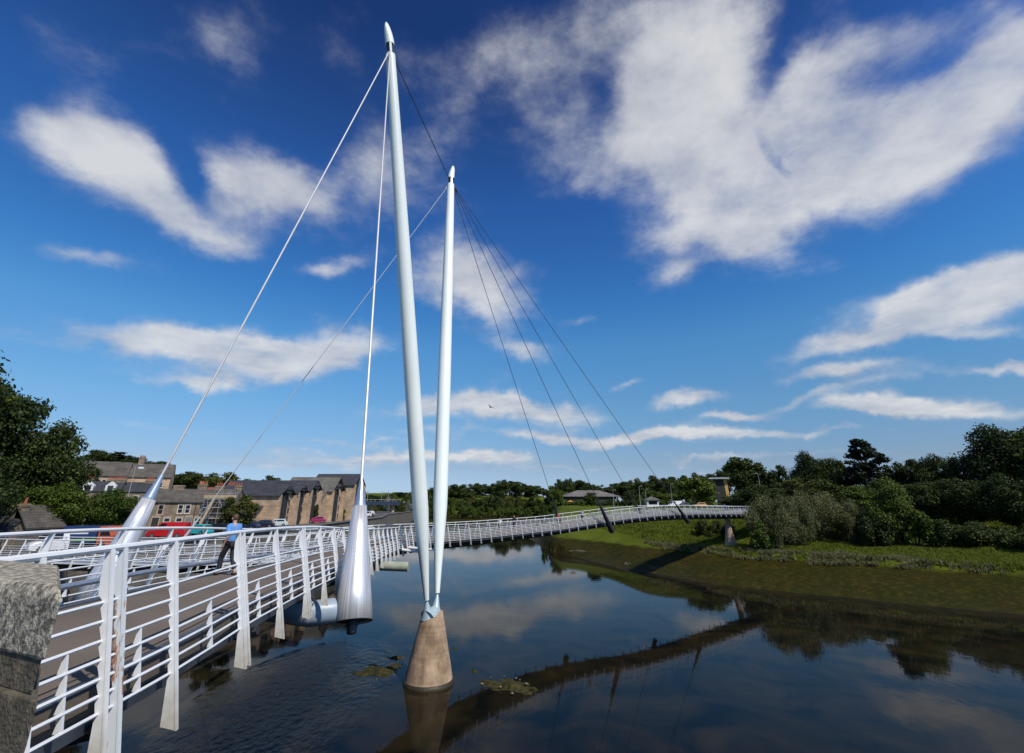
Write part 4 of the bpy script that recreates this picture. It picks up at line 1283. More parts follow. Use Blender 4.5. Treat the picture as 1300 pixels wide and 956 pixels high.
random.seed(31)
for i in range(14):
    x = random.uniform(-95, -60) - i * 3; y = 20 + i * 6 + random.uniform(-6, 6)
    tree(random.choice(['broad', 'bright', 'broad']), x, y, qh(x, y), random.uniform(8, 15), random.uniform(9, 14), 'one of the trees lining the inland side of the quay beyond the left edge', 'trees inland of the quay')
random.seed(9)
for i in range(15):
    px = 945 + i * 26 + random.uniform(-8, 8); D = random.uniform(118, 150); x = at_d(px, 640, D).x
    tree_px(random.choice(['darkbush', 'broad', 'olive']), px, random.uniform(606, 622), D, gh(x, D) - .3, random.uniform(44, 60), 'one of the dark thicket trees packed behind the willow bushes and the green bank', 'thicket behind the right bank')
for i in range(26):
    px = 95 + i * 14 + random.uniform(-5, 5); D = random.uniform(165, 260); x = at_d(px, 640, D).x
    zt_ = qh(x, D)
    tree_px(random.choice(['broad', 'olive', 'broad']), px, (590 + (px - 95) * .11 + random.uniform(-3, 4)) if px < 330 else random.uniform(612, 622), D, zt_, random.uniform(28, 40), 'one of the trees covering the hilltop behind the quay houses', 'hilltop trees behind the quay')
px = 452
while px < 560:
    D = random.uniform(300, 400); x = at_d(px, 640, D).x
    if D > 345 or px < 480: tree_px(random.choice(['broad', 'bright', 'olive']), px, random.uniform(628, 638) if px > 500 else random.uniform(633, 642), max(D, 345), -1, random.uniform(12, 20), 'one of the small green trees around the railway bridge', 'trees around the railway bridge')
    px += 7
random.seed(12)
px = 690
while px < 905:
    D = random.uniform(205, 235); x = at_d(px, 640, D).x
    tree_px(random.choice(['bush', 'darkbush', 'bush']), px, random.uniform(631, 637), D, gh(x, D) - .2, random.uniform(9, 15), 'one of the low hedge bushes running behind the long span', 'hedge bushes behind the long span')
    px += random.uniform(6, 10) if not 905 < px else 9
# ------------------------------------------------------------------ buildings
sand = brick('sandstone blockwork', (.55, .38, .235), (.44, .30, .185), (.30, .22, .15), 1, bw=.7, rh=.3)
sandw = brick('warehouse stone', (.54, .385, .25), (.42, .29, .185), (.30, .22, .15), 1, bw=.8, rh=.35)
brown = brick('soot browned stone', (.30, .23, .155), (.21, .16, .11), (.13, .10, .075), 1, bw=.6, rh=.28)
def slate(name, c1, c2):
    return brick(name, c1, c2, tuple(x * .5 for x in c1), 1, rough=.7, bw=.35, rh=.25, bump=.6)
slate_d = slate('dark slate', (.050, .052, .060), (.035, .037, .043))
slate_l = slate('pale weathered slate', (.15, .145, .12), (.11, .105, .09))
slate_b = slate('brown grey slate', (.12, .105, .085), (.085, .076, .064))
slate_r = slate('red tiles', (.28, .075, .055), (.20, .055, .04))
trimw = mat('white window paint', (.72, .71, .68), (.6, .59, .56), 2, .5)
trims = mat('pale stone dressings', (.42, .34, .25), (.32, .26, .19), 2, .8)
glass = mat('dark window glass', (.02, .023, .028), (.012, .014, .018), 1, .08)
glass.node_tree.nodes['Principled BSDF'].inputs['Specular IOR Level'].default_value = .8
black = mat('black timber', (.02, .02, .02), (.03, .028, .025), 2, .7)
pot = mat('red chimney pot', (.35, .10, .05), (.25, .07, .04), 5, .8)
ypot = mat('buff chimney pot', (.50, .36, .16), (.38, .27, .12), 5, .8)

def window(parent, x, z, w, h, y=0, frame=None, n=(0, -1), bars=1, pair=False):
    """a window on a wall plane; n is the outward normal in the building's own frame"""
    nx, ny = n; tx, ty = -ny, nx
    mb = MB(); fr = MB(); pn = MB()
    def bx(m_, a0, a1, d0, d1, z0, z1):
        pts = []
        for zz_ in (z0, z1):
            for a, d in ((a0, d0), (a1, d0), (a1, d1), (a0, d1)):
                pts.append((x + tx * a + nx * d, y + ty * a + ny * d, zz_))
        m_.add(pts, [(0,3,2,1),(4,5,6,7),(0,1,5,4),(1,2,6,5),(2,3,7,6),(3,0,4,7)])
    # stone lintel and sill
    bx(mb, -w/2 - .14, w/2 + .14, .0, .05, z + h, z + h + .22)
    bx(mb, -w/2 - .14, w/2 + .14, .0, .09, z - .14, z)
    bx(mb, -w/2 - .12, -w/2, .0, .045, z, z + h); bx(mb, w/2, w/2 + .12, .0, .045, z, z + h)
    o = fix_normals(mb.build('window', trims, parent))
    f = frame or trimw
    bx(fr, -w/2, -w/2 + .08, 0, .035, z, z + h); bx(fr, w/2 - .08, w/2, 0, .035, z, z + h)
    bx(fr, -w/2 + .08, w/2 - .08, 0, .035, z, z + .09); bx(fr, -w/2 + .08, w/2 - .08, 0, .035, z + h - .08, z + h)
    if bars: bx(fr, -w/2 + .08, w/2 - .08, .0, .035, z + h * .5 - .03, z + h * .5 + .03)
    if pair: bx(fr, -.05, .05, .0, .034, z + .09, z + h - .08)
    fix_normals(fr.build('frame', f, o))
    bx(pn, -w/2 + .08, w/2 - .08, .0, .012, z + .09, z + h - .08)
    fix_normals(pn.build('pane', glass, o))
    return o
def house(label, cat, px, D, wpx_m, depth, ze, zr, zb, rz, wallm, roofm, name='stone_house', ridge='x', over=.3, x=None, stuff=True):
    """origin at the middle of the front wall foot; ridge 'x' runs along the front, 'y' runs front to back"""
    X = at_d(px, 640, D).x if x is None else x
    o = thing(name, label, cat, (X, D, zb), rz)
    w = wpx_m; he = ze - zb; hr = zr - zb
    mb = MB()
    if ridge == 'x':
        poly = [(0, -1), (0, he), (depth / 2, hr - .15), (depth, he), (depth, -1)]
        mb.prism(poly, lambda p: (-w/2, p[0], p[1]), lambda p: (w/2, p[0], p[1]))
    else:
        poly = [(-w/2, -1), (-w/2, he), (0, hr - .15), (w/2, he), (w/2, -1)]
        mb.prism(poly, lambda p: (p[0], 0, p[1]), lambda p: (p[0], depth, p[1]))
    fix_normals(mb.build('wall', wallm, o))
    mb = MB(); th = .16
    if ridge == 'x':
        k = (hr - he) / (depth / 2)
        pr = [(-over, he - over * k), (depth/2, hr), (depth + over, he - over * k), (depth + over, he - over * k + th), (depth/2, hr + th), (-over, he - over * k + th)]
        mb.prism(pr, lambda p: (-w/2 - .12, p[0], p[1]), lambda p: (w/2 + .12, p[0], p[1]))
    else:
        k = (hr - he) / (w / 2)
        pr = [(-w/2 - over, he - over * k), (0, hr), (w/2 + over, he - over * k), (w/2 + over, he - over * k + th), (0, hr + th), (-w/2 - over, he - over * k + th)]
        mb.prism(pr, lambda p: (p[0], -over, p[1]), lambda p: (p[0], depth + .12, p[1]))
    return o, fix_normals(mb.build('roof', roofm, o)), he, hr
def chimney(roof, x, y, z, w=.9, d=.6, h=1.6, pots=4, pm=None, m=None):
    mb = MB(); mb.box(x - w/2, x + w/2, y - d/2, y + d/2, z - .8, z + h); mb.box(x - w/2 - .07, x + w/2 + .07, y - d/2 - .07, y + d/2 + .07, z + h - .25, z + h - .1)
    c = fix_normals(mb.build('chimney', m or brown, roof))
    return c
def chimney_p(house_, x, y, z, w=.9, d=.6, h=1.6, pots=4, pm=None, m=None):
    mb = MB(); mb.box(x - w/2, x + w/2, y - d/2, y + d/2, z - .8, z + h); mb.box(x - w/2 - .07, x + w/2 + .07, y - d/2 - .07, y + d/2 + .07, z + h - .28, z + h - .1)
    c = fix_normals(mb.build('chimney', m or brown, house_))
    for i in range(pots):
        px_ = x - w/2 + (i + .5) * w / pots
        mb = MB(); mb.tube([(px_, y, z + h - .02), (px_, y, z + h + .62)], [.13, .10], 8)
        mb.build('chimney_pot', pm or pot, c)
    return c
def door(parent, x, w=1.0, h=2.1, m=None):
    mb = MB(); mb.box(x - w/2 - .14, x + w/2 + .14, -.05, 0, 0, h + .3)
    o = fix_normals(mb.build('door_surround', trims, parent))
    mb = MB(); mb.box(x - w/2, x + w/2, -.075, -.052, 0, h)
    fix_normals(mb.build('door', m or black, o))
# terrace facing the quay, soot-browned
ter, rf, he, hr = house('soot-brown two-storey stone terrace with a slate roof behind the parked red van', 'terrace', 235, 87, 13.6, 8, 10.4, 12.5, 5.7, R(18), brown, slate_b, 'terrace_house')
for x in (-5.7,): window(ter, x, 2.75, .85, 1.5)
for x in (-3.5,): window(ter, x, 2.6, .8, 1.6, frame=trims)
for x in (-.55, .55, 3.0, 5.9): window(ter, x, 2.75, .8, 1.45)
for x in (-5.8, -2.2, -.4, 2.4, 4.2): window(ter, x, .75, .95, 1.3)
door(ter, -3.9); door(ter, 1.1, m=mat('grey door', (.2, .2, .2), None, 2, .5)); door(ter, 5.9)
mb = MB(); mb.box(-7.3, 7.3, -.16, 0, he - .22, he - .04); fix_normals(mb.build('gutter', black, ter))
for x in (1.75, -7.1):
    mb = MB(); mb.tube([(x, -.07, 0), (x, -.07, he - .15)], .06, 6); mb.build('drainpipe', black, ter)
chimney_p(ter, -2.6, 4, hr - .2, 1.7, .8, 1.0, 0)
chimney_p(ter, 1.1, 4.2, hr - .1, 1.5, .8, 1.1, 4)
chimney_p(ter, 4.0, 4.2, hr - .3, 1.4, .8, 1.0, 4)
# rear houses beyond, red roof and more chimneys
h2, rf, he, hr = house('house with a red tiled roof squeezed behind the right end of the terrace', 'house', 264, 100, 6.5, 7, 11.2, 13.2, 6, R(15), brown, slate_r, 'stone_house')
chimney_p(h2, -2.6, 3.5, hr - .3, 1.4, .8, 1.0, 4, ypot); chimney_p(h2, 2.7, 3.5, hr - .4, 1.4, .8, 1.1, 4)
window(h2, 0, 3, .9, 1.4)
h3, rf, he, hr = house('narrow house with a white panel wrapped in scaffolding beside the terrace', 'house', 281, 90, 4.3, 8, 10.4, 12.6, 5.7, R(18), brown, slate_b, 'stone_house')
mb = MB(); mb.box(-.2, 1.9, -.12, -.03, 2.6, 4.1); fix_normals(mb.build('cladding_panel', trimw, h3)); 
window(h3, 1.3, 2.9, .8, 1.1, y=-.12); window(h3, -1.2, 2.8, .9, 1.4); window(h3, .3, .7, 1.1, 1.4); chimney_p(h3, 1.5, 4, hr - .3, 1.2, .8, 1.1, 3)
# scaffold
sca = thing('scaffolding', 'grey tube scaffolding with timber boards around the narrow white-panelled house', 'scaffolding', (at_d(281, 640, 89).x, 88.6, 5.7), R(18))
mb = MB()
steel = mat('scaffold tube', (.42, .43, .44), (.3, .3, .31), 3, .4, metal=.5)
for x in (-2.3, -1.1, .1, 1.3, 2.4):
    for y in (0, -1.2): mb.tube([(x, y, 0), (x, y, 6.6 if x > -1 else 5.2)], .045, 6)
for z in (1.9, 3.7, 5.2):
    for y in (0, -1.2): mb.tube([(-2.4, y, z), (2.5, y, z)], .04, 6)
    mb.tube([(-2.4, -1.2, z + .9), (2.5, -1.2, z + .9)], .035, 6)
for a, b in (((-2.3, -1.2, 0), (.1, -1.2, 5.2)), ((2.4, -1.2, 0), (0, -1.2, 5.2)), ((-1.1, -1.2, 0), (-1.9, -1.2, 6))): mb.tube([a, b], .04, 6)
mb.build('frame', steel, sca)
mb = MB()
for z in (1.94, 3.74, 5.24): mb.box(-2.4, 2.5, -1.15, -.05, z + .01, z + .06)
mb.box(-2.5, 2.6, -1.27, -1.22, 5.3, 5.85)
mb.build('boards', mat('scaffold boards', (.42, .33, .20), (.3, .24, .15), 3, .8), sca)
ldr = thing('rubbish_chute', 'pale yellow rubbish chute leaning on the scaffolding', 'chute', (at_d(265, 640, 85).x, 84.6, 5.75), 0)
mb = MB(); mb.tube([(-.9, 0, 0), (.9, .3, 5.4)], .22, 10); mb.build('chute_tube', mat('pale yellow plastic', (.55, .42, .25), None, 3, .5), ldr)

# hillside row, two roofs at different levels
z0h = 14.2
ha, rf, he, hr = house('sandstone hillside house with a skylight and a tall chimney', 'house', 160, 128, 16.5, 9, 16.9, 20.4, 11.5, R(30), sand, slate_b)
for x in (-1.5, 3.0): window(ha, x, 2.6, .8, 1.1)
window(ha, 6.3, 2.7, 1.0, 1.2); door(ha, 1.2, 1.6, 3.0)
chimney_p(ha, .4, 4.4, hr - .2, 1.3, 1.0, 1.9, 4)
mb = MB(); 
def roofpanel(parent, name, x0, x1, f0, f1, he, hr, depth, m, lift=.19):
    mb = MB(); 
    f = lambda fr_: (depth/2 * fr_, he + (hr - he) * fr_ + lift)
    (y0, z0_), (y1, z1_) = f(f0), f(f1)
    mb.add([(x0, y0, z0_), (x1, y0, z0_), (x1, y1, z1_), (x0, y1, z1_), (x0, y0, z0_ - .1), (x1, y0, z0_ - .1), (x1, y1, z1_ - .1), (x0, y1, z1_ - .1)], [(0,1,2,3),(4,5,1,0),(5,6,2,1),(6,7,3,2),(7,4,0,3)])
    return fix_normals(mb.build(name, m, parent))
sky_gl = mat('bright skylight glass', (.45, .5, .55), (.4, .44, .48), 1, .12)
roofpanel(ha, 'skylight', -4.6, -2.2, .55, .72, he, hr, 9, sky_gl); roofpanel(ha, 'skylight', 0.2, 1.4, .58, .72, he, hr, 9, sky_gl)
hb, rf, he, hr = house('lower sandstone hillside house with a dark hipped end, left of the taller one', 'house', 116, 122, 11, 9, 16.9, 20.4, 11.0, R(33), sand, slate_b)
for x in (1.2, 3.6): window(hb, x, 4.0, .8, .9)
window(hb, -2.5, 3.6, 1.0, 1.1)
# rooftops with red pots below the hillside houses
for px, D, w_, lb in ((120, 108, 7.5, 'dark-roofed cottage with white dormer windows below the hillside houses'), (155, 112, 9, 'slate-roofed cottage with red chimney pots below the taller hillside house')):
    hc, rf, he, hr = house(lb, 'cottage', px, D, w_, 7, 12.8, 14.8, 9.3, R(28), brown, slate_d, 'stone_cottage')
    chimney_p(hc, -w_/2 + .9, 3.5, hr - .3, 1.7, .8, .9, 5); chimney_p(hc, w_/2 - .9, 3.5, hr - .3, 1.7, .8, .9, 5)
    if px == 120:
        for x in (-1.9, 2.0):
            mb = MB(); mb.prism([(-.9, 3.2), (-.9, 4.6), (0, 5.5), (.9, 4.6), (.9, 3.2)], lambda p: (x + p[0], -.2, p[1]), lambda p: (x + p[0], 1.8, p[1]))
            dm = fix_normals(mb.build('dormer', trimw, hc))
            mb = MB(); mb.box(x - .5, x + .5, -.26, -.205, 3.5, 4.6); mb.build('pane', glass, dm)
    else:
        window(hc, -1.2, 1.2, 1.0, 1.3); window(hc, 2.2, 1.2, 1.0, 1.3)
# grey gable far left under the dark trees
hg, rf, he, hr = house('low grey house with a steep gable and chimney under the dark trees', 'house', 27, 50, 2.6, 4, 8.0, 9.7, 6.2, R(0), brick('grey rubble', (.17, .15, .125), (.13, .115, .095), (.09, .08, .07), 1, bw=.5, rh=.25), slate_b, ridge='y')
chimney_p(hg, 0.1, .3, hr - .35, .7, .6, .7, 1)
hg2, rf, he, hr = house('low slate-roofed outbuilding at the left edge', 'outbuilding', 2, 49, 3.0, 3, 7.6, 8.9, 6.2, R(0), brown, slate_d, 'stone_outbuilding')

# warehouses: long flanks toward us, gables to the river
def warehouse(label, D0, D1, xg, depth, ze, zr, wallm, roofm, hoists=(), cols=2, rows=3, rz=0.0, name='warehouse'):
    """gable end faces +x (the river); D0..D1 is the gable's width along the quay"""
    o = thing(name, label, 'warehouse', (xg, (D0 + D1) / 2, 5.6), rz)
    w = D1 - D0; he = ze - 5.6; hr = zr - 5.6
    mb = MB(); poly = [(-w/2, -1), (-w/2, he), (0, hr - .2), (w/2, he), (w/2, -1)]
    mb.prism(poly, lambda p: (-depth, p[0], p[1]), lambda p: (0, p[0], p[1]))
    fix_normals(mb.build('wall', wallm, o))
    k = (hr - he) / (w / 2); over = .45; th = .18
    pr = [(-w/2 - over, he - over * k), (0, hr), (w/2 + over, he - over * k), (w/2 + over, he - over * k + th), (0, hr + th), (-w/2 - over, he - over * k + th)]
    mb = MB(); mb.prism(pr, lambda p: (-depth - .1, p[0], p[1]), lambda p: (.9, p[0], p[1]))
    fix_normals(mb.build('roof', roofm, o))
    # pilasters on the river gable and black loading bay between
    for y in (-w/2 + .35, w/2 - .35):
        mb = MB(); mb.box(0, .9, y - .35, y + .35, -1, he + .1); mb.build('pilaster', sandw, o)
    mb = MB(); mb.box(0.003, .25, -1.1, 1.1, 0.1, he + .5); lb_ = mb.build('loading_bay', black, o)
    mb = MB(); mb.box(.12, 1.0, -.9, .9, he + .5, he + 1.1); mb.prism([(-1, he + 1.1), (0, he + 1.8), (1, he + 1.1)], lambda p: (.12, p[0], p[1]), lambda p: (1.15, p[0], p[1])); mb.build('hoist_hood', slate_d, lb_)
    for r in range(rows):
        z = .9 + r * (he - 1.2) / rows
        for s in (-1, 1):
            window(o, .0, z, .8, 1.1, y=s * w * .30, n=(1, 0), frame=black)
    return o, he, hr
wa, he, hr = warehouse('nearest stone warehouse with a long dark slate roof, behind the thin-crowned tree', 99, 106.5, -47.6, 13, 11.7, 13.6, sandw, slate_d)
for x in (-10.5, -5.5): window(wa, x, 1.0, .8, 1.2, y=-3.75, n=(0, -1), frame=black)
mb = MB(); mb.prism([(-5.4, 0), (-5.4, 2.6), (-3.7, 3.8), (-3.7, 0)], lambda p: (-9.5, p[0], p[1]), lambda p: (-2.6, p[0], p[1])); pch = fix_normals(mb.build('lean_to', sandw, wa))
mb = MB(); mb.prism([(-5.8, 2.45), (-3.7, 3.95), (-3.7, 4.1), (-5.8, 2.6)], lambda p: (-9.7, p[0], p[1]), lambda p: (-2.3, p[0], p[1])); fix_normals(mb.build('lean_to_roof', slate_d, pch))
warehouse('second stone warehouse gable, with a black loading bay under a hoist hood', 107, 112.5, -47.5, 14, 12.3, 14.0, sandw, slate_d)
warehouse('third stone warehouse, taller, with a black hoist hood against the pale-roofed one', 113, 119.5, -47.2, 20, 13.0, 15.2, sandw, slate_d)
wd, he, hr = warehouse('pale-roofed stone warehouse in the middle of the row with a sloping side wing', 124, 133, -46.2, 12, 13.2, 16.6, sandw, slate_l)
mb = MB(); mb.prism([(-8.9, 0), (-8.9, 4.9), (-4.5, 8.1), (-4.5, 0)], lambda p: (-8, p[0], p[1]), lambda p: (-.6, p[0], p[1])); sw = fix_normals(mb.build('side_wing', sandw, wd))
mb = MB(); mb.prism([(-9.3, 4.7), (-4.5, 8.2), (-4.5, 8.36), (-9.3, 4.86)], lambda p: (-8.2, p[0], p[1]), lambda p: (-.2, p[0], p[1])); fix_normals(mb.build('wing_roof', slate_l, sw))
we, he, hr = warehouse('five-storey stone warehouse with many dark balconied windows, behind the near cable cone', 140, 150, -46.0, 12, 15.3, 18.4, sandw, slate_d, rows=5)
for r in range(5):
    for x in (-10.3, -7.6, -4.9, -2.2): window(we, x, .6 + r * 1.9, 1.0, 1.25, y=-5.0, n=(0, -1), frame=black)
for x in (-8.95, -3.55):
    mb = MB(); mb.box(x - .6, x + .6, -5.16, -5.003, .3, 9.4); 
    for r in range(5): mb.box(x - .75, x + .75, -5.9, -5.17, .5 + r * 1.9, .6 + r * 1.9)
    mb.build('balcony_stack', black, we)
warehouse('farthest warehouse of the row with a plain tan wall', 157, 166, -50.5, 9, 13.5, 16.0, sandw, slate_b, rows=4)
ivy = tree_px('bush', 433, 642, 138, 5.4, 17, 'dark ivy-like bush at the corner of the five-storey warehouse')
tree_px('tall', 402, 640, 118, 5.4, 8, 'slim green shrub against the pale-roofed warehouse')
tree_px('tall', 412, 648, 126, 5.4, 8, 'slim green shrub between the pale-roofed and five-storey warehouses')

# pavilion on the north bank
zp = gh(at_d(752, 640, 250).x, 250)
pv = thing('pavilion', 'low pavilion with a broad shallow grey roof among trees behind the long span', 'building', (at_d(752, 640, 250).x, 250, zp), R(8))
tz = 11.2 - zp
mb = MB(); mb.box(-11, 11, 0, 12, -1, tz + 1.2); fix_normals(mb.build('wall', mat('cream render', (.42, .36, .25), None, 1, .8), pv))
mb = MB(); mb.box(-12.5, 12.5, -1.5, 13.5, tz + 1.2, tz + 2.4); fix_normals(mb.build('window_band', mat('dark matte glazing', (.02, .025, .03), None, 1, .6), pv))  # near-black matte tone, even over the whole band
mb = MB(); v = [(-15, -3, tz + 2.4), (15, -3, tz + 2.4), (15, 15, tz + 2.4), (-15, 15, tz + 2.4), (-6, 6, tz + 5.6), (6, 6, tz + 5.6)]
mb.add(v, [(0, 1, 5, 4), (1, 2, 5), (2, 3, 4, 5), (3, 0, 4), (3, 2, 1, 0)]); fix_normals(mb.build('roof', slate('shingle grey roof', (.19, .17, .155), (.15, .135, .125)), pv))
mb = MB()
for x in (-8, -2.5, 3, 8.5): mb.box(x - .35, x + .35, -.25, -.003, -.2, tz + .2)
mb.build('column', mat('cream column', (.5, .43, .3), None, 1, .8), pv)
# slim tower with yellow edge and flat cap
X = at_d(918, 640, 215).x; zt = gh(X, 215)
tw = thing('sign_tower', 'slim tower with one yellow edge and a flat pale cap rising from the trees', 'tower', (X, 215, zt), R(-12))
mb = MB(); mb.add([(-1.6, 0, -1), (2.2, 0, -1), (2.2, 2, -1), (-1.6, 2, -1), (-2.4, 0, 20.4 - zt), (1.4, 0, 20.4 - zt), (1.4, 2, 20.4 - zt), (-2.4, 2, 20.4 - zt)], [(0,3,2,1),(4,5,6,7),(0,1,5,4),(1,2,6,5),(2,3,7,6),(3,0,4,7)]); fix_normals(mb.build('shaft', black, tw))
zc = 20.5 - zt
mb = MB(); mb.add([(2.22, -.1, -1), (3.4, -.1, -1), (3.4, 2, -1), (2.22, 2, -1), (1.42, -.1, zc), (2.8, -.1, zc), (2.8, 2, zc), (1.42, 2, zc)], [(0,3,2,1),(4,5,6,7),(0,1,5,4),(1,2,6,5),(2,3,7,6),(3,0,4,7)]); fix_normals(mb.build('edge_panel', mat('amber yellow panel', (.60, .38, .12), None, 1, .6), tw))
mb = MB(); mb.box(-4.6, 4.4, -1.5, 3.5, zc + .02, zc + .6); fix_normals(mb.build('cap', mat('pale cap', (.45, .5, .55), None, 1, .5), tw))

# railway bridge beyond the bend
X0 = at_d(452, 640, 300).x; X1 = at_d(495, 640, 330).x
rb = thing('railway_bridge', 'dark blue railway girder bridge with overhead masts in the distance left of the masts', 'bridge', (X0, 300, 0), 0)
d_ = Vector((X1 - X0 + 6, 34, 0)); 
def along(t, z, o_=0): 
    nrm_ = Vector((d_.y, -d_.x, 0)).normalized()
    return d_ * t + nrm_ * o_ + Vector((0, 0, z))
mb = MB()
for o_, z0_, z1_ in ((0, 9.4, 11.6),):
    P = [along(-.6, z0_, 0), along(1, z0_, 0), along(1, z0_, -8), along(-.6, z0_, -8)]; Q = [p + Vector((0, 0, z1_ - z0_)) for p in P]
    mb.add([*P, *Q], [(0,3,2,1),(4,5,6,7),(0,1,5,4),(1,2,6,5),(2,3,7,6),(3,0,4,7)])
fix_normals(mb.build('girder', mat('navy girder paint', (.03, .045, .085), (.02, .03, .055), .5, .5), rb))
mb = MB(); mb.tube([along(-.6, 12.7, .05), along(1, 12.7, .05)], .12, 6)
for i in range(17): mb.tube([along(-.6 + i * .1, 11.55, .05), along(-.6 + i * .1, 12.7, .05)], .07, 5)
mb.build('parapet', mat('grey parapet', (.4, .4, .38), None, 1, .7), rb)
for t in (-.1, .42, .92):
    mb = MB(); a = along(t, -2, -4); mb.tube([a, a + Vector((0, 0, 11.4))], 1.5, 10); mb.build('pier', sandw, rb)
for t in (-.2, .25, .72):
    mb = MB(); a = along(t, 11.5, -1); mb.tube([a, a + Vector((0, 0, 6.5))], .16, 6); b_ = along(t, 17.4, -1); c_ = along(t, 17.4, -7); mb.tube([b_, c_], .1, 6); mb.tube([along(t, 11.5, -7), along(t, 18, -7)], .16, 6); mb.build('overhead_mast', steel, rb)

# ------------------------------------------------------------------ vehicles
rubber = mat('tyre rubber', (.02, .02, .02), None, 3, .8)
rimm = mat('wheel rim', (.4, .4, .41), None, 3, .35, metal=.7)
cgl = mat('car window', (.015, .018, .022), (.01, .012, .016), 1, .06)
lampg = mat('headlight glass', (.6, .6, .58), None, 2, .15)
tailr = mat('tail light', (.35, .02, .02), None, 2, .3)
def paint(name, c): 
    m = mat(name, c, tuple(q * .9 for q in c), 1, .28); m.node_tree.nodes['Principled BSDF'].inputs['Coat Weight'].default_value = .5; return m
def car(label, cat, x, y, z, rz, colour, style='hatch', name=None, group=None):
    o = thing(name or ('parked_' + ('van' if style in ('van', 'bigvan') else 'car')), label, cat, (x, y, z), rz, group)
    S = {'hatch': (4.0, 1.7, .95, 1.45), 'saloon': (4.5, 1.75, .95, 1.42), 'van': (4.6, 1.8, 1.15, 1.95), 'bigvan': (5.6, 2.0, 1.25, 2.5)}[style]
    Lc, Wc, hb_, ht = S; l = Lc / 2; hw = Wc / 2
    low = [(-l, .32), (-l - .02, .62), (-l + .06, hb_ - .08), (-l + .35, hb_), (l * .42, hb_), (l * .55, hb_ - .03), (l - .25, hb_ - .22 if style != 'bigvan' else hb_ - .15), (l - .02, .62), (l, .34), (l - .3, .22), (-l + .3, .22)]
    mb = MB(); 
    secs = [(-hw, .90), (-hw + .10, 1.0), (0, 1.015), (hw - .10, 1.0), (hw, .90)]
    n = len(low); vs = []
    for yy, k in secs:
        for a, b in low: vs.append((a * (1 - (1 - k) * .35), yy, .62 + (b - .62) * k))
    fs = [((j)*n+i, j*n+(i+1) % n, (j+1)*n+(i+1) % n, (j+1)*n+i) for j in range(len(secs)-1) for i in range(n)] + [tuple(range(n)), tuple((len(secs)-1)*n+i for i in range(n))]
    mb.add(vs, fs)
    bd_ = bevel(smooth_angle(fix_normals(mb.build('body', colour, o))), .03)
    boxy = style in ('van', 'bigvan')
    cab = [(-l + (.06 if boxy else .30), hb_ - .02), (-l + (.10 if boxy else .62), ht - .05), (-l + (.25 if boxy else .85), ht), (l * (.30 if boxy else .12), ht), (l * (.36 if boxy else .2), ht - .04), (l * .62 if not boxy else l * .66, hb_ - .04)]
    mb = MB(); ti = .17
    def sec(p, sgn, k=1.0):
        f = (p[1] - hb_) / (ht - hb_)
        return (p[0], sgn * (hw - .05 - ti * f), p[1])
    mb.prism(cab, lambda p: sec(p, -1), lambda p: sec(p, 1))
    smooth_angle(fix_normals(mb.build('cabin', colour, o)))
    # side glass, screens set just proud of the cabin
    def glasspoly(pts, sgn, nm):
        mb = MB(); f = lambda p, d: (p[0], sgn * (hw - .05 - ti * (p[1] - hb_) / (ht - hb_) + d), p[1])
        mb.prism(pts, lambda p: f(p, .002), lambda p: f(p, .014)); fix_normals(mb.build(nm, cgl, o))
    for sgn in (-1, 1):
        fx = l * (.56 if not boxy else .58)
        zt_ = ht - .13; zb_ = hb_ + .04
        glasspoly([(l * .06, zb_), (l * .06, zt_), (l * (.10 if not boxy else .30), zt_), (fx - .12, zb_)], sgn, 'side_window')
        if style != 'bigvan' and style != 'van': glasspoly([(-l + .58, zb_ + .02), (-l + .80, zt_), (l * .02, zt_), (l * .02, zb_)], sgn, 'side_window')
    def screen(p0, p1, nm):
        mb = MB(); a = Vector((p0[0], 0, p0[1])); b = Vector((p1[0], 0, p1[1])); d = (b - a); nn = Vector((-d.z, 0, d.x)).normalized(); 
        if nn.z < 0: nn = -nn
        a2 = a + d * .10; b2 = a + d * .88
        def wd(p): return hw - .13 - ti * (p.z - hb_) / (ht - hb_)
        q_ = [Vector((a2.x, -wd(a2), a2.z)), Vector((a2.x, wd(a2), a2.z)), Vector((b2.x, wd(b2), b2.z)), Vector((b2.x, -wd(b2), b2.z))]
        mb.add([v + nn * .004 for v in q_] + [v + nn * .016 for v in q_], [(0,1,2,3),(7,6,5,4),(0,4,5,1),(1,5,6,2),(2,6,7,3),(3,7,4,0)]); fix_normals(mb.build(nm, cgl, o))
    screen(cab[5], cab[4], 'windscreen')
    if not boxy: screen(cab[0], cab[1], 'rear_window')
    for sx in (-l * .62, l * .64):
        for sgn in (-1, 1):
            mb = MB(); mb.tube([(sx, sgn * (hw - .18), .32), (sx, sgn * (hw + .01), .32)], .32, 16); ty_ = mb.build('wheel', rubber, o)
            mb = MB(); mb.tube([(sx, sgn * (hw + .008), .32), (sx, sgn * (hw + .022), .32)], .19, 12); mb.build('rim', rimm, ty_)
    for sgn in (-1, 1):
        mb = MB(); mb.box(l - .16, l - .0, sgn * (hw - .32) - .16, sgn * (hw - .32) + .16, .60, .74); mb.build('headlight', lampg, o)
        mb = MB(); mb.box(-l - .02, -l + .1, sgn * (hw - .22) - .1, sgn * (hw - .22) + .1, .66, .86); mb.build('tail_light', tailr, o)
    mb = MB(); mb.box(l - .06, l + .015, -.26, .26, .42, .53); mb.build('number_plate', mat('plate', (.7, .7, .66), None, 1, .5) if 'plate' not in bpy.data.materials else bpy.data.materials['plate'], o)
    return o
def at_px(px, D): return at_d(px, 640, D).x
qz = lambda x, y: qh(x, y) + .004
def put_car(label, cat, px, D, rz, col, style, **k):
    x = at_px(px, D); return car(label, cat, x, D, qz(x, D), R(rz), col, style, **k)
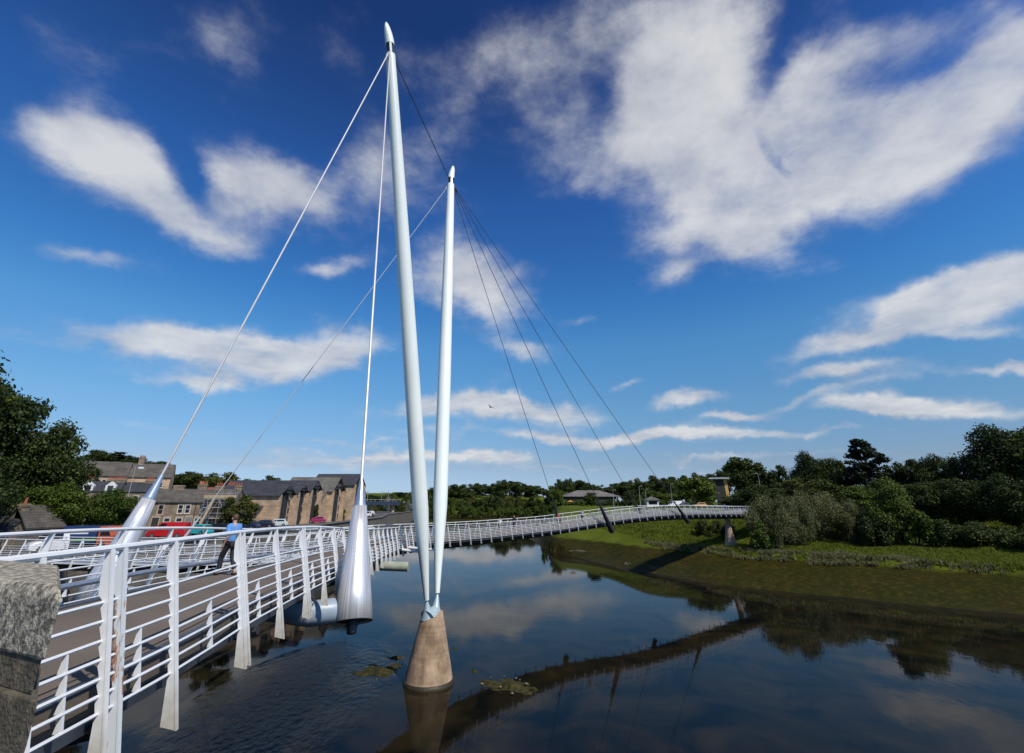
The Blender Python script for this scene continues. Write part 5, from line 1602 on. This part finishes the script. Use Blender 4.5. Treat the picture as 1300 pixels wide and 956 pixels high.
red = paint('bright red paint', (.45, .012, .018)); cyan_ = paint('turquoise paint', (.02, .42, .45)); navy = paint('navy paint', (.012, .016, .035)); silv = paint('pale silver green paint', (.55, .62, .60)); whp = paint('white paint', (.72, .73, .74)); mag = paint('magenta paint', (.32, .02, .09)); blk = paint('black paint', (.015, .015, .017)); dkb = paint('dark blue paint', (.01, .02, .06))
put_car('bright red van parked in front of the soot-brown terrace', 'van', 222, 66, 192, red, 'van')
put_car('turquoise car parked just right of the red van', 'car', 258, 72, 172, cyan_, 'hatch')
put_car('navy dark car parked in front of the nearest warehouse', 'car', 338, 93, 200, navy, 'hatch')
put_car('pale silvery green car parked right of the navy dark one', 'car', 356, 98, 195, silv, 'hatch')
put_car('black car half hidden between the scaffolding and the man in blue', 'car', 284, 76, 180, blk, 'saloon')
put_car('dark blue car parked in the tree shade right of the man in blue', 'car', 316, 86, 185, dkb, 'saloon')
put_car('magenta car parked by the slim green shrubs near the far warehouses', 'car', 405, 117, 200, mag, 'hatch')
put_car('white van driving on the far quay right of the near cable cone', 'van', 470, 190, 255, whp, 'van', name='moving_van')
# white liveried van and blue lorry
bv_ = put_car('white and lime green van parked beyond the railings at the left', 'van', 91, 47, 238, whp, 'van')
lime = mat('lime green livery', (.30, .55, .04), None, 1, .4)
for sgn in (-1, 1):
    mb = MB(); hw = 1.0
    mb.prism([(-2.1, 1.2), (-2.05, 1.75), (-.4, 1.75), (-1.0, 1.2)], lambda p: (p[0], sgn * (.85 - .17 * (p[1] - 1.15) / .8 + .004), p[1]), lambda p: (p[0], sgn * (.85 - .17 * (p[1] - 1.15) / .8 + .02), p[1])); fix_normals(mb.build('livery_panel', lime, bv_))
x = at_px(122, 48); lz = qz(x, 48) + .35
lr = thing('parked_lorry', 'navy box lorry with a lime green sill stripe parked right of the white van', 'lorry', (x, 48, lz - .35), R(8))
mb = MB(); mb.box(-1.5, 1.4, -1.05, 1.05, .75, 2.25); bevel(mb.build('box_body', paint('royal navy box', (.015, .035, .13)), lr), .03)
mb = MB(); mb.box(-1.52, 1.42, -1.07, 1.07, .95, 1.12); mb.build('stripe', lime, lr)
mb = MB(); mb.box(-.9, .7, -1.075, -1.055, 1.55, 1.68); mb.build('lettering_strip', whp, lr)
mb = MB(); mb.prism([(1.5, .45), (1.5, 2.2), (2.3, 2.2), (2.75, 1.4), (2.8, .45)], lambda p: (p[0], -1, p[1]), lambda p: (p[0], 1, p[1])); cb_ = bevel(fix_normals(mb.build('cab', mat('orange red cab', (.50, .10, .03), None, 1, .35), lr)), .05)
mb = MB(); mb.prism([(1.7, 1.4), (1.7, 2.0), (2.25, 2.0), (2.58, 1.4)], lambda p: (p[0], -1.02, p[1]), lambda p: (p[0], 1.02, p[1])); fix_normals(mb.build('window', cgl, cb_))
mb = MB(); mb.box(-1.5, 2.6, -.9, .9, .4, .74); mb.build('chassis', black, lr)
for sx in (-.9, 2.0):
    for sgn in (-1, 1):
        mb = MB(); mb.tube([(sx, sgn * .78, .42), (sx, sgn * 1.04, .42)], .42, 16); wh_ = mb.build('wheel', rubber, lr)
        mb = MB(); mb.tube([(sx, sgn * 1.035, .42), (sx, sgn * 1.05, .42)], .22, 12); mb.build('rim', rimm, wh_)
# north side vehicles and kiosk
def put_far(label, cat, px, D, rz, col, style, **k):
    x = at_px(px, D); return car(label, cat, x, D, gh(x, D) + .02, R(rz), col, style, **k)
put_far('white van parked behind the long span near the lamp posts', 'van', 857, 165, 190, whp, 'van')
put_far('dark car parked beside the white van behind the long span', 'car', 868, 160, 185, blk, 'hatch')
put_far('orange-yellow car glimpsed beyond the right end of the railings', 'car', 888, 150, 180, paint('amber paint', (.50, .26, .05)), 'hatch')
put_far('blue and white van glimpsed through the trees behind the willow bushes', 'van', 1096, 128, 180, paint('pale blue paint', (.35, .45, .62)), 'van')
X = at_px(829, 185); zk = gh(X, 185)
kk = thing('kiosk', 'small white kiosk with a shallow roof among the trees behind the long span', 'kiosk', (X, 185, zk))
kz = 11.5 - zk
mb = MB(); mb.box(-2.2, 2.2, 0, 3, -.5, kz); mb.build('wall', whp, kk)
mb = MB(); mb.add([(-3, -.6, kz + .01), (3, -.6, kz + .01), (3, 3.6, kz + .01), (-3, 3.6, kz + .01), (0, 1.5, kz + 1.3)], [(0,1,4),(1,2,4),(2,3,4),(3,0,4),(3,2,1,0)]); fix_normals(mb.build('roof', slate_l, kk))
mb = MB(); mb.box(-1.6, 1.6, -.05, -.003, kz - 1.6, kz - .4); mb.build('hatch', cgl, kk)
# orange parasol seen past the far walkers
X = at_px(724, 195); zo = gh(X, 195)
um = thing('orange_parasol', 'orange parasol beyond the long span, above the far walkers', 'parasol', (X, 195, zo))
mb = MB(); n_ = 8; hh = max(10.3 - zo, 2.4); mb.add([(0, 0, hh)] + [(1.3 * math.cos(i * .785), 1.3 * math.sin(i * .785), hh - .6) for i in range(8)], [(0, 1 + i, 1 + (i + 1) % 8) for i in range(8)]); cn_ = mb.build('canopy', mat('orange fabric', (.60, .20, .03), None, 1, .7), um)
sl_m = cn_.modifiers.new('s', 'SOLIDIFY'); sl_m.thickness = .03
mb = MB(); mb.tube([(0, 0, 0), (0, 0, hh - .05)], .04, 6); mb.build('pole', steel, um)

# ------------------------------------------------------------------ lamp posts
def lamp(x, y, z, h, label, arm=.9, rz=0, base=True, group=None):
    o = thing('lamp_post', label, 'lamp post', (x, y, z), rz, group)
    mb = MB(); mb.tube([(0, 0, -.2), (0, 0, 1.1), (0, 0, 1.15), (0, 0, h - .35), (arm * .3, 0, h - .05), (arm, 0, h)], [.10, .10, .075, .055, .045, .04], 8); smooth_angle(mb.build('pole', mat('galvanised post', (.42, .44, .45), None, 2, .45, metal=.4) if 'galvanised post' not in bpy.data.materials else bpy.data.materials['galvanised post'], o))
    mb = MB(); mb.box(arm - .1, arm + .5, -.12, .12, h - .06, h + .06); bevel(mb.build('lamp_head', bpy.data.materials['pale cap'], o), .03)
    return o
def lamp_px(px, ytop, D, label, land=False, **k):
    x = at_px(px, D); z = qz(x, D) if land else gh(x, D)
    top = at_d(px, ytop, D); lamp(top.x, D, z, top.z - z, label, **k)
lamp_px(173, 590, 96, 'dark lower-half lamp post in front of the hillside house', land=True, arm=.8)
for px, yt, D, lb in ((811, 617, 165, 'lamp post rising straight behind the long span, left of the kiosk'), (819, 621, 200, 'shorter lamp post between the kiosk and its taller neighbour'), (866, 609, 190, 'lamp post in front of the skyline trees, left of the large bright tree'), (851, 614, 215, 'lamp post standing left of the one beside the bright tree'),
    (962, 601, 150, 'lamp post over the willow bushes, left of the two spreading trees'), (1000, 592, 160, 'slim lamp post just left of the two spreading trees'), (778, 622, 190, 'lamp post right of the low-roofed pavilion')):
    lamp_px(px, yt, D, lb, arm=-.7 if px > 900 else .7)
# a small flag-less pole near the terrace
# ------------------------------------------------------------------ people
skinm = mat('skin', (.52, .30, .22), (.46, .26, .19), 6, .55)
def cloth(name, c): return mat(name, c, tuple(q * .8 for q in c), 9, .8, bump=.2)
def skinned(name, V, E_, rad, m, parent, lv=1):
    me = bpy.data.meshes.new(name); me.from_pydata(V, E_, []); me.update()
    o = bpy.data.objects.new(name, me); COL.objects.link(o); o.parent = parent
    mo = o.modifiers.new('skin', 'SKIN'); mo.use_smooth_shade = True
    for i, r in enumerate(rad):
        sv = me.skin_vertices[0].data[i]; sv.radius = r if isinstance(r, tuple) else (r, r); sv.use_root = (i == 0)
    su = o.modifiers.new('sub', 'SUBSURF'); su.levels = lv; su.render_levels = lv
    me.materials.append(m)
    return o
def person(label, x, y, z, rz, h, top, bottom, hair=(.05, .03, .02), stride=.25, arms='swing', longs=False, lv=1, shorts=False, group=None):
    """faces +y in its own frame"""
    o = thing('person', label, 'person', (x, y, z), rz, group); k = h / 1.75; o.scale = (k, k, k)
    s = stride
    J = {'pel': (0, 0, .95), 'wai': (0, .01, 1.10), 'che': (0, .0, 1.30), 'nb': (0, .0, 1.46), 'nk': (0, .02, 1.54), 'hd': (0, .035, 1.64), 'ht': (0, .03, 1.70),
         'hl': (-.10, 0, .90), 'kl': (-.11, s * .55 + .04, .50), 'al': (-.11, s * .75 - .02, .09), 'tl': (-.12, s * .75 + .14, .035),
         'hr': (.10, 0, .90), 'kr': (.11, -s * .15 + .03, .50), 'ar': (.11, -s * .85, .10), 'tr': (.12, -s * .85 + .15, .035),
         'sl': (-.18, 0, 1.42), 'el': (-.25, -.06 - s * .3, 1.14), 'wl': (-.25, .04 - s * .2, .90), 'fl': (-.245, .07 - s * .15, .80),
         'sr': (.18, 0, 1.42), 'er': (.25, -.04 + s * .2, 1.14), 'wr': (.26, .12 + s * .3, .92), 'fr': (.25, .18 + s * .3, .84)}
    if arms == 'carry':
        J['wr'] = (.22, .24, 1.10); J['fr'] = (.20, .32, 1.10)
    nm = list(J); V = [J[a] for a in nm]; ix = {a: i for i, a in enumerate(nm)}
    E_ = [('pel', 'wai'), ('wai', 'che'), ('che', 'nb'), ('nb', 'nk'), ('nk', 'hd'), ('hd', 'ht'), ('pel', 'hl'), ('hl', 'kl'), ('kl', 'al'), ('al', 'tl'), ('pel', 'hr'), ('hr', 'kr'), ('kr', 'ar'), ('ar', 'tr'),
          ('che', 'sl'), ('sl', 'el'), ('el', 'wl'), ('wl', 'fl'), ('che', 'sr'), ('sr', 'er'), ('er', 'wr'), ('wr', 'fr')]
    rad = {'pel': (.15, .11), 'wai': (.13, .10), 'che': (.15, .11), 'nb': .07, 'nk': .055, 'hd': (.078, .098), 'ht': (.062, .075), 'hl': .085, 'kl': .058, 'al': .04, 'tl': .035, 'hr': .085, 'kr': .058, 'ar': .04, 'tr': .035,
           'sl': .065, 'el': .042, 'wl': .028, 'fl': .03, 'sr': .065, 'er': .042, 'wr': .028, 'fr': .03}
    skinned('body', V, [(ix[a], ix[b]) for a, b in E_], [rad[a] for a in nm], skinm, o, lv)
    def sub(names, edges, rr, name, m):
        i2 = {a: i for i, a in enumerate(names)}
        skinned(name, [J[a] for a in names], [(i2[a], i2[b]) for a, b in edges], rr, m, o, lv)
    for sd_ in 'lr':
        J['m' + sd_] = tuple((J['s' + sd_][q] * .15 + J['e' + sd_][q] * .85) for q in range(3)) if not longs else tuple(J['w' + sd_][q] * .92 + J['e' + sd_][q] * .08 for q in range(3))
    J['hem'] = (0, 0, .90)
    nms = ['che', 'wai', 'hem', 'nb', 'sl', 'sr', 'ml', 'mr']; ed = [('che', 'wai'), ('wai', 'hem'), ('che', 'nb'), ('che', 'sl'), ('che', 'sr'), ('sl', 'ml'), ('sr', 'mr')]; rr = [(.18, .135), (.165, .135), (.17, .14), .085, .088, .088, .068, .068]
    if longs:
        nms = nms[:6] + ['el', 'er', 'ml', 'mr']; ed = ed[:5] + [('sl', 'el'), ('sr', 'er'), ('el', 'ml'), ('er', 'mr')]; rr = rr[:6] + [.062, .062, .045, .045]
    sub(nms, ed, rr, 'shirt', cloth('shirt cloth', top))
    for sd_ in 'lr':
        J['c' + sd_] = tuple(J['a' + sd_][q] * (.85 if not shorts else .0) + J['k' + sd_][q] * (.15 if not shorts else 1.0) for q in range(3))
    if shorts:
        sub(['pel', 'hl', 'hr', 'cl', 'cr'], [('pel', 'hl'), ('pel', 'hr'), ('hl', 'cl'), ('hr', 'cr')], [(.165, .13), .11, .11, .085, .085], 'shorts', cloth('trouser cloth', bottom))
    else:
        sub(['pel', 'hl', 'hr', 'kl', 'kr', 'cl', 'cr'], [('pel', 'hl'), ('pel', 'hr'), ('hl', 'kl'), ('hr', 'kr'), ('kl', 'cl'), ('kr', 'cr')], [(.165, .13), .11, .11, .082, .082, .068, .068], 'trousers', cloth('trouser cloth', bottom))
    for sd_ in 'lr':
        a = Vector(J['a' + sd_]); t_ = Vector(J['t' + sd_])
        skinned('shoe', [tuple(a + Vector((0, -.03, -.04))), tuple(t_ + Vector((0, .03, .01)))], [(0, 1)], [.055, .04], rubber, o, lv)
    # hair cap
    H_ = Vector(J['hd'])
    skinned('hair', [tuple(H_ + Vector((0, -.045, -.05))), tuple(H_ + Vector((0, -.045, .02))), tuple(H_ + Vector((0, -.02, .075))), tuple(H_ + Vector((0, .035, .10)))], [(0, 1), (1, 2), (2, 3)], [(.075, .06), (.092, .085), (.094, .09), (.075, .055)], mat('hair', hair, None, 20, .7), o, lv)
    # nose and ears
    mb = MB(); f_ = H_ + Vector((0, .095, -.005)); mb.add([tuple(f_ + Vector(p)) for p in ((-.015, 0, -.015), (.015, 0, -.015), (0, .03, -.012), (0, -.002, .03))], [(0, 1, 2), (0, 2, 3), (2, 1, 3)]); mb.build('nose', skinm, o)
    for sg in (-1, 1):
        mb = MB(); mb.tube([tuple(H_ + Vector((sg * .078, .0, -.03))), tuple(H_ + Vector((sg * .092, -.005, 0))), tuple(H_ + Vector((sg * .08, -.005, .03)))], [.012, .02, .012], 6); mb.build('ear', skinm, o)
    # fingers
    for sd_, sg in (('l', -1), ('r', 1)):
        w_ = Vector(J['w' + sd_]); f_ = Vector(J['f' + sd_]); u = (f_ - w_).normalized(); sx_ = Vector((0, 1, 0)); sx_ = (sx_ - u * sx_.dot(u)).normalized()
        mb = MB()
        for q, ln in ((-.024, .055), (-.008, .066), (.008, .062), (.024, .048)):
            b0 = f_ + sx_ * q + u * .01; b1 = b0 + u * ln * .6; b2 = b1 + u * ln * .4 + Vector((-sg * .018, 0, 0)); mb.tube([b0, b1, b2], [.009, .008, .006], 6)
        b0 = w_ + u * .04 + sx_ * .03; mb.tube([b0, b0 + sx_ * .025 + u * .03, b0 + sx_ * .03 + u * .06], [.011, .010, .007], 6)
        mb.build('fingers', skinm, o)
    return o
def on_deck(px, q_off, path=None):
    """a walker on the main walkway: column px, metres in from the river-side rail"""
    q, p = edge_at_px(edgeR, px, 0)
    return p - edgeR.nrm(q) * q_off, edgeR.tan(q)
man = person('man in a bright blue short-sleeved shirt walking away on the near walkway', -8.55, 15.4, 7.985, R(62), 1.70, (.11, .30, .66), (.02, .02, .025), hair=(.09, .045, .025), stride=.32, lv=2)
def walker(label, px, off, h, toward, top, bottom, **k):
    p, t = on_deck(px, off); a = math.atan2(t.y, t.x) - math.pi / 2 + (math.pi if toward else 0)
    return person(label, p.x, p.y, p.z + .02, a, h, top, bottom, **k)
walker('person in a white top and dark shorts nearest the masts on the long span', 646, 1.5, 1.72, True, (.72, .70, .70), (.03, .03, .05), shorts=True, stride=.3)
walker('person in black carrying a pale jacket, second walker on the long span', 676, 3.0, 1.78, True, (.02, .02, .025), (.05, .05, .06), arms='carry', longs=True)
walker('person in a pink top and pale blue shorts on the long span', 727, 2.6, 1.66, True, (.45, .10, .12), (.22, .32, .45), hair=(.12, .06, .03))
walker('person in a grey top and dark trousers beside the second cable sleeve', 750, 1.4, 1.78, True, (.40, .40, .42), (.03, .03, .04), stride=.35)
walker('person in a blue top reaching the far end of the long span', 935, 2.4, 1.75, False, (.12, .28, .50), (.03, .03, .04))
for px, D, c, lb in ((486, 150, (.60, .10, .04), 'person in orange red standing on the far quay edge'), (493, 152, (.60, .58, .45), 'person in cream standing right of the one in orange on the far quay'), (480, 150, (.08, .08, .1), 'person in dark clothes left of the one in orange on the far quay')):
    x = at_px(px, D); x = min(x, -45); 
    person(lb, x, D + 10, qz(x, D + 10), R(160), 1.75, c, (.04, .04, .05), stride=.1, lv=1)
# gull in the sky
gp = at_d(623, 517, 60)
gl_ = MB(); 
for sg in (-1, 1): gl_.add([(0, -.10, 0), (sg * .35, .05, .14), (sg * .75, -.12, .06), (sg * .35, -.10, .13), (0, .10, 0), (0, 0, .04)], [(0, 3, 1, 4), (3, 2, 1)])
gl_.tube([(0, -.28, 0), (0, -.15, 0), (0, .1, 0), (0, .26, 0)], [.02, .06, .06, .015], 8)
gb = gl_.build('gull', mat('dark plumage', (.06, .06, .06), None, 5, .8)); gb.location = gp; gb.rotation_euler = (0, .3, .8)
tag(gb, 'small dark gull flying in the sky between the masts and the fore stays', 'bird')

# ------------------------------------------------------------------ marsh grass, weeds, stones
def blades(name, pts, hts, wd, m, lean=.35, n_each=1, seed=1, label=None, cat=None):
    g_ = np.random.default_rng(seed); P = np.repeat(np.array(pts), n_each, 0); Hh = np.repeat(np.array(hts), n_each)
    n = len(P); 
    if n_each > 1:
        P = P + np.concatenate([g_.normal(size=(n, 2)) * .16, np.zeros((n, 1))], 1)
    a = g_.uniform(0, 6.28, n); ln = g_.normal(size=(n, 2)) * lean * Hh[:, None]
    d = np.stack([np.cos(a), np.sin(a), np.zeros(n)], 1) * wd
    tip = P + np.concatenate([ln, Hh[:, None]], 1); mid = P + np.concatenate([ln * .35, Hh[:, None] * .6], 1)
    V = np.stack([P - d, P + d, mid + d * .8, tip, mid - d * .8], 1).reshape(-1, 3)
    me = bpy.data.meshes.new(name); me.vertices.add(n * 5); me.vertices.foreach_set('co', V.ravel())
    me.loops.add(n * 5); me.loops.foreach_set('vertex_index', np.arange(n * 5, dtype=np.int32)); me.polygons.add(n); me.polygons.foreach_set('loop_start', np.arange(0, n * 5, 5, dtype=np.int32))
    me.materials.append(m); me.update(calc_edges=True)
    o = bpy.data.objects.new(name, me); COL.objects.link(o)
    return tag(o, kind='stuff')
def scatter(n, x0, x1, y0, y1, cond, seed):
    g_ = np.random.default_rng(seed); X = g_.uniform(x0, x1, n); Y = g_.uniform(y0, y1, n)
    Z = ground_h(X, Y); d, ins = sdist(X, Y, WATER); k = cond(X, Y, Z, d) & ~ins
    return np.stack([X[k], Y[k], Z[k]], 1), d[k]
gr1 = leaf_material('marsh grass green', (.088, .112, .010), (.155, .190, .018), (.25, .27, .035), .45)
gr2 = leaf_material('salt marsh grey green', (.13, .13, .055), (.22, .21, .10), (.33, .30, .15), .45)
p, d = scatter(150000, -2, 125, 66, 165, lambda X, Y, Z, d: (Z > 1.25 - .35 * (X < 25)) & (d > 13.2) & (Y < 135 + X * .15) & (vnoise(X, Y, 6, 9) > .12), 1)
blades('marsh_grass', p, rng.uniform(.18, .5, len(p)) * (.5 + vnoise(p[:, 0], p[:, 1], 3, 7)), .055, gr1, n_each=3)
p, d = scatter(40000, -2, 125, 58, 130, lambda X, Y, Z, d: (d > 11.6 + 1.5 * vnoise(X, Y, 5, 3)) & (Z > .75) & (Z < 1.9) & (vnoise(X, Y, 1.8, 4) > .30), 2)
blades('saltmarsh_tussocks', p, rng.uniform(.3, .8, len(p)), .07, gr2, n_each=9, lean=.6, seed=5)
# shallow mud and stones breaking the surface near the mast foot
mudm = mat('weedy mud', (.060, .048, .020), (.018, .018, .008), 2.6, .85, bump=.9, bscale=7, contrast=(.35, .65), c3=(.034, .033, .010), spec=.1)
def mound(px, py, rx, ry, h, seed):
    c = at_z(px, py, WZ); g_ = np.random.default_rng(seed); mb = MB(); nr, na = 26, 72; vs = [(0, 0, h)]
    for i in range(1, nr + 1):
        t = i / nr
        for k in range(na):
            a = 2 * math.pi * k / na
            rr_ = t * (1 + .22 * math.sin(2 * a + seed) + .13 * math.sin(5 * a + seed * 2) + .06 * math.sin(11 * a))
            x, y = rx * rr_ * math.cos(a), ry * rr_ * math.sin(a)
            xa, ya = np.array([x + c.x]), np.array([y + c.y]); z = h * .75 * (1 - t ** 2) + ((float(vnoise(xa, ya, .9, 3)[0]) - .5) * .26 + (float(vnoise(xa, ya, .33, 4)[0]) - .5) * .16 + (float(vnoise(xa, ya, .14, 6)[0]) - .5) * .07) * (1 - .4 * t) - .10 * t
            vs.append((x, y, z))
    fs = [(0, 1 + k, 1 + (k + 1) % na) for k in range(na)]
    fs += [(1 + (i-1)*na + k, 1 + i*na + k, 1 + i*na + (k+1) % na, 1 + (i-1)*na + (k+1) % na) for i in range(1, nr) for k in range(na)]
    mb.add(vs, fs); o = mb.build('mud_bank', mudm, smooth=True, loc=c); tag(o, kind='structure'); return c
for a in ((486, 850, 2.0, 2.3, .17, 1), (505, 835, .9, 1.2, .12, 2), (648, 872, 2.6, 1.7, .2, 3), (602, 853, .35, .3, .1, 4), (577, 824, .4, .25, .1, 5)):
    mound(*a)
stonem = mat('wet pale stone', (.20, .17, .12), (.09, .08, .06), 3, .6, bump=.4)
random.seed(21)
for i, (px, py) in enumerate([(478, 862), (500, 856), (492, 846), (623, 860), (640, 858), (655, 861), (668, 868), (635, 872), (505, 840), (650, 880), (660, 863), (612, 868)]):
    c = at_z(px, py, WZ + .14); mb = MB(); r = random.uniform(.05, .14); vs = []
    for k in range(5):
        for j in range(7):
            ph = math.pi * k / 4; th_ = 2 * math.pi * j / 7; q_ = r * random.uniform(.8, 1.15)
            vs.append((q_ * math.sin(ph) * math.cos(th_), q_ * .8 * math.sin(ph) * math.sin(th_), q_ * .55 * math.cos(ph)))
    mb.add(vs, [(k*7+j, k*7+(j+1) % 7, (k+1)*7+(j+1) % 7, (k+1)*7+j) for k in range(4) for j in range(7)])
    o = mb.build('stone', stonem, smooth=True, loc=c); tag(o, 'one of the small wet stones on the mud bars near the mast foot', 'stone', 'stones on the mud bars')

# shingle and tide wrack along the far waterline
p, d = scatter(60000, -8, 34, 75, 125, lambda X, Y, Z, d: (d > .2) & (d < 2.6) & (vnoise(X, Y, 3.0, 31) > .62) & (vnoise(X, Y, 9, 32) > .35), 8)
mb = MB(); g_ = np.random.default_rng(4)
for q_ in p[:2600]:
    r = float(g_.uniform(.04, .15)); a = g_.uniform(0, 6.28); vs = []
    for k in range(5): vs.append((q_[0] + r * math.cos(a + k * 1.257) * g_.uniform(.7, 1.2), q_[1] + r * math.sin(a + k * 1.257) * g_.uniform(.7, 1.2), q_[2] - .02))
    vs.append((q_[0], q_[1], q_[2] + r * .6)); mb.add(vs, [(k, (k + 1) % 5, 5) for k in range(5)])
sh_o = mb.build('shingle', mat('pale shingle', (.14, .115, .075), (.05, .04, .025), 1.5, .8)); tag(sh_o, kind='stuff')
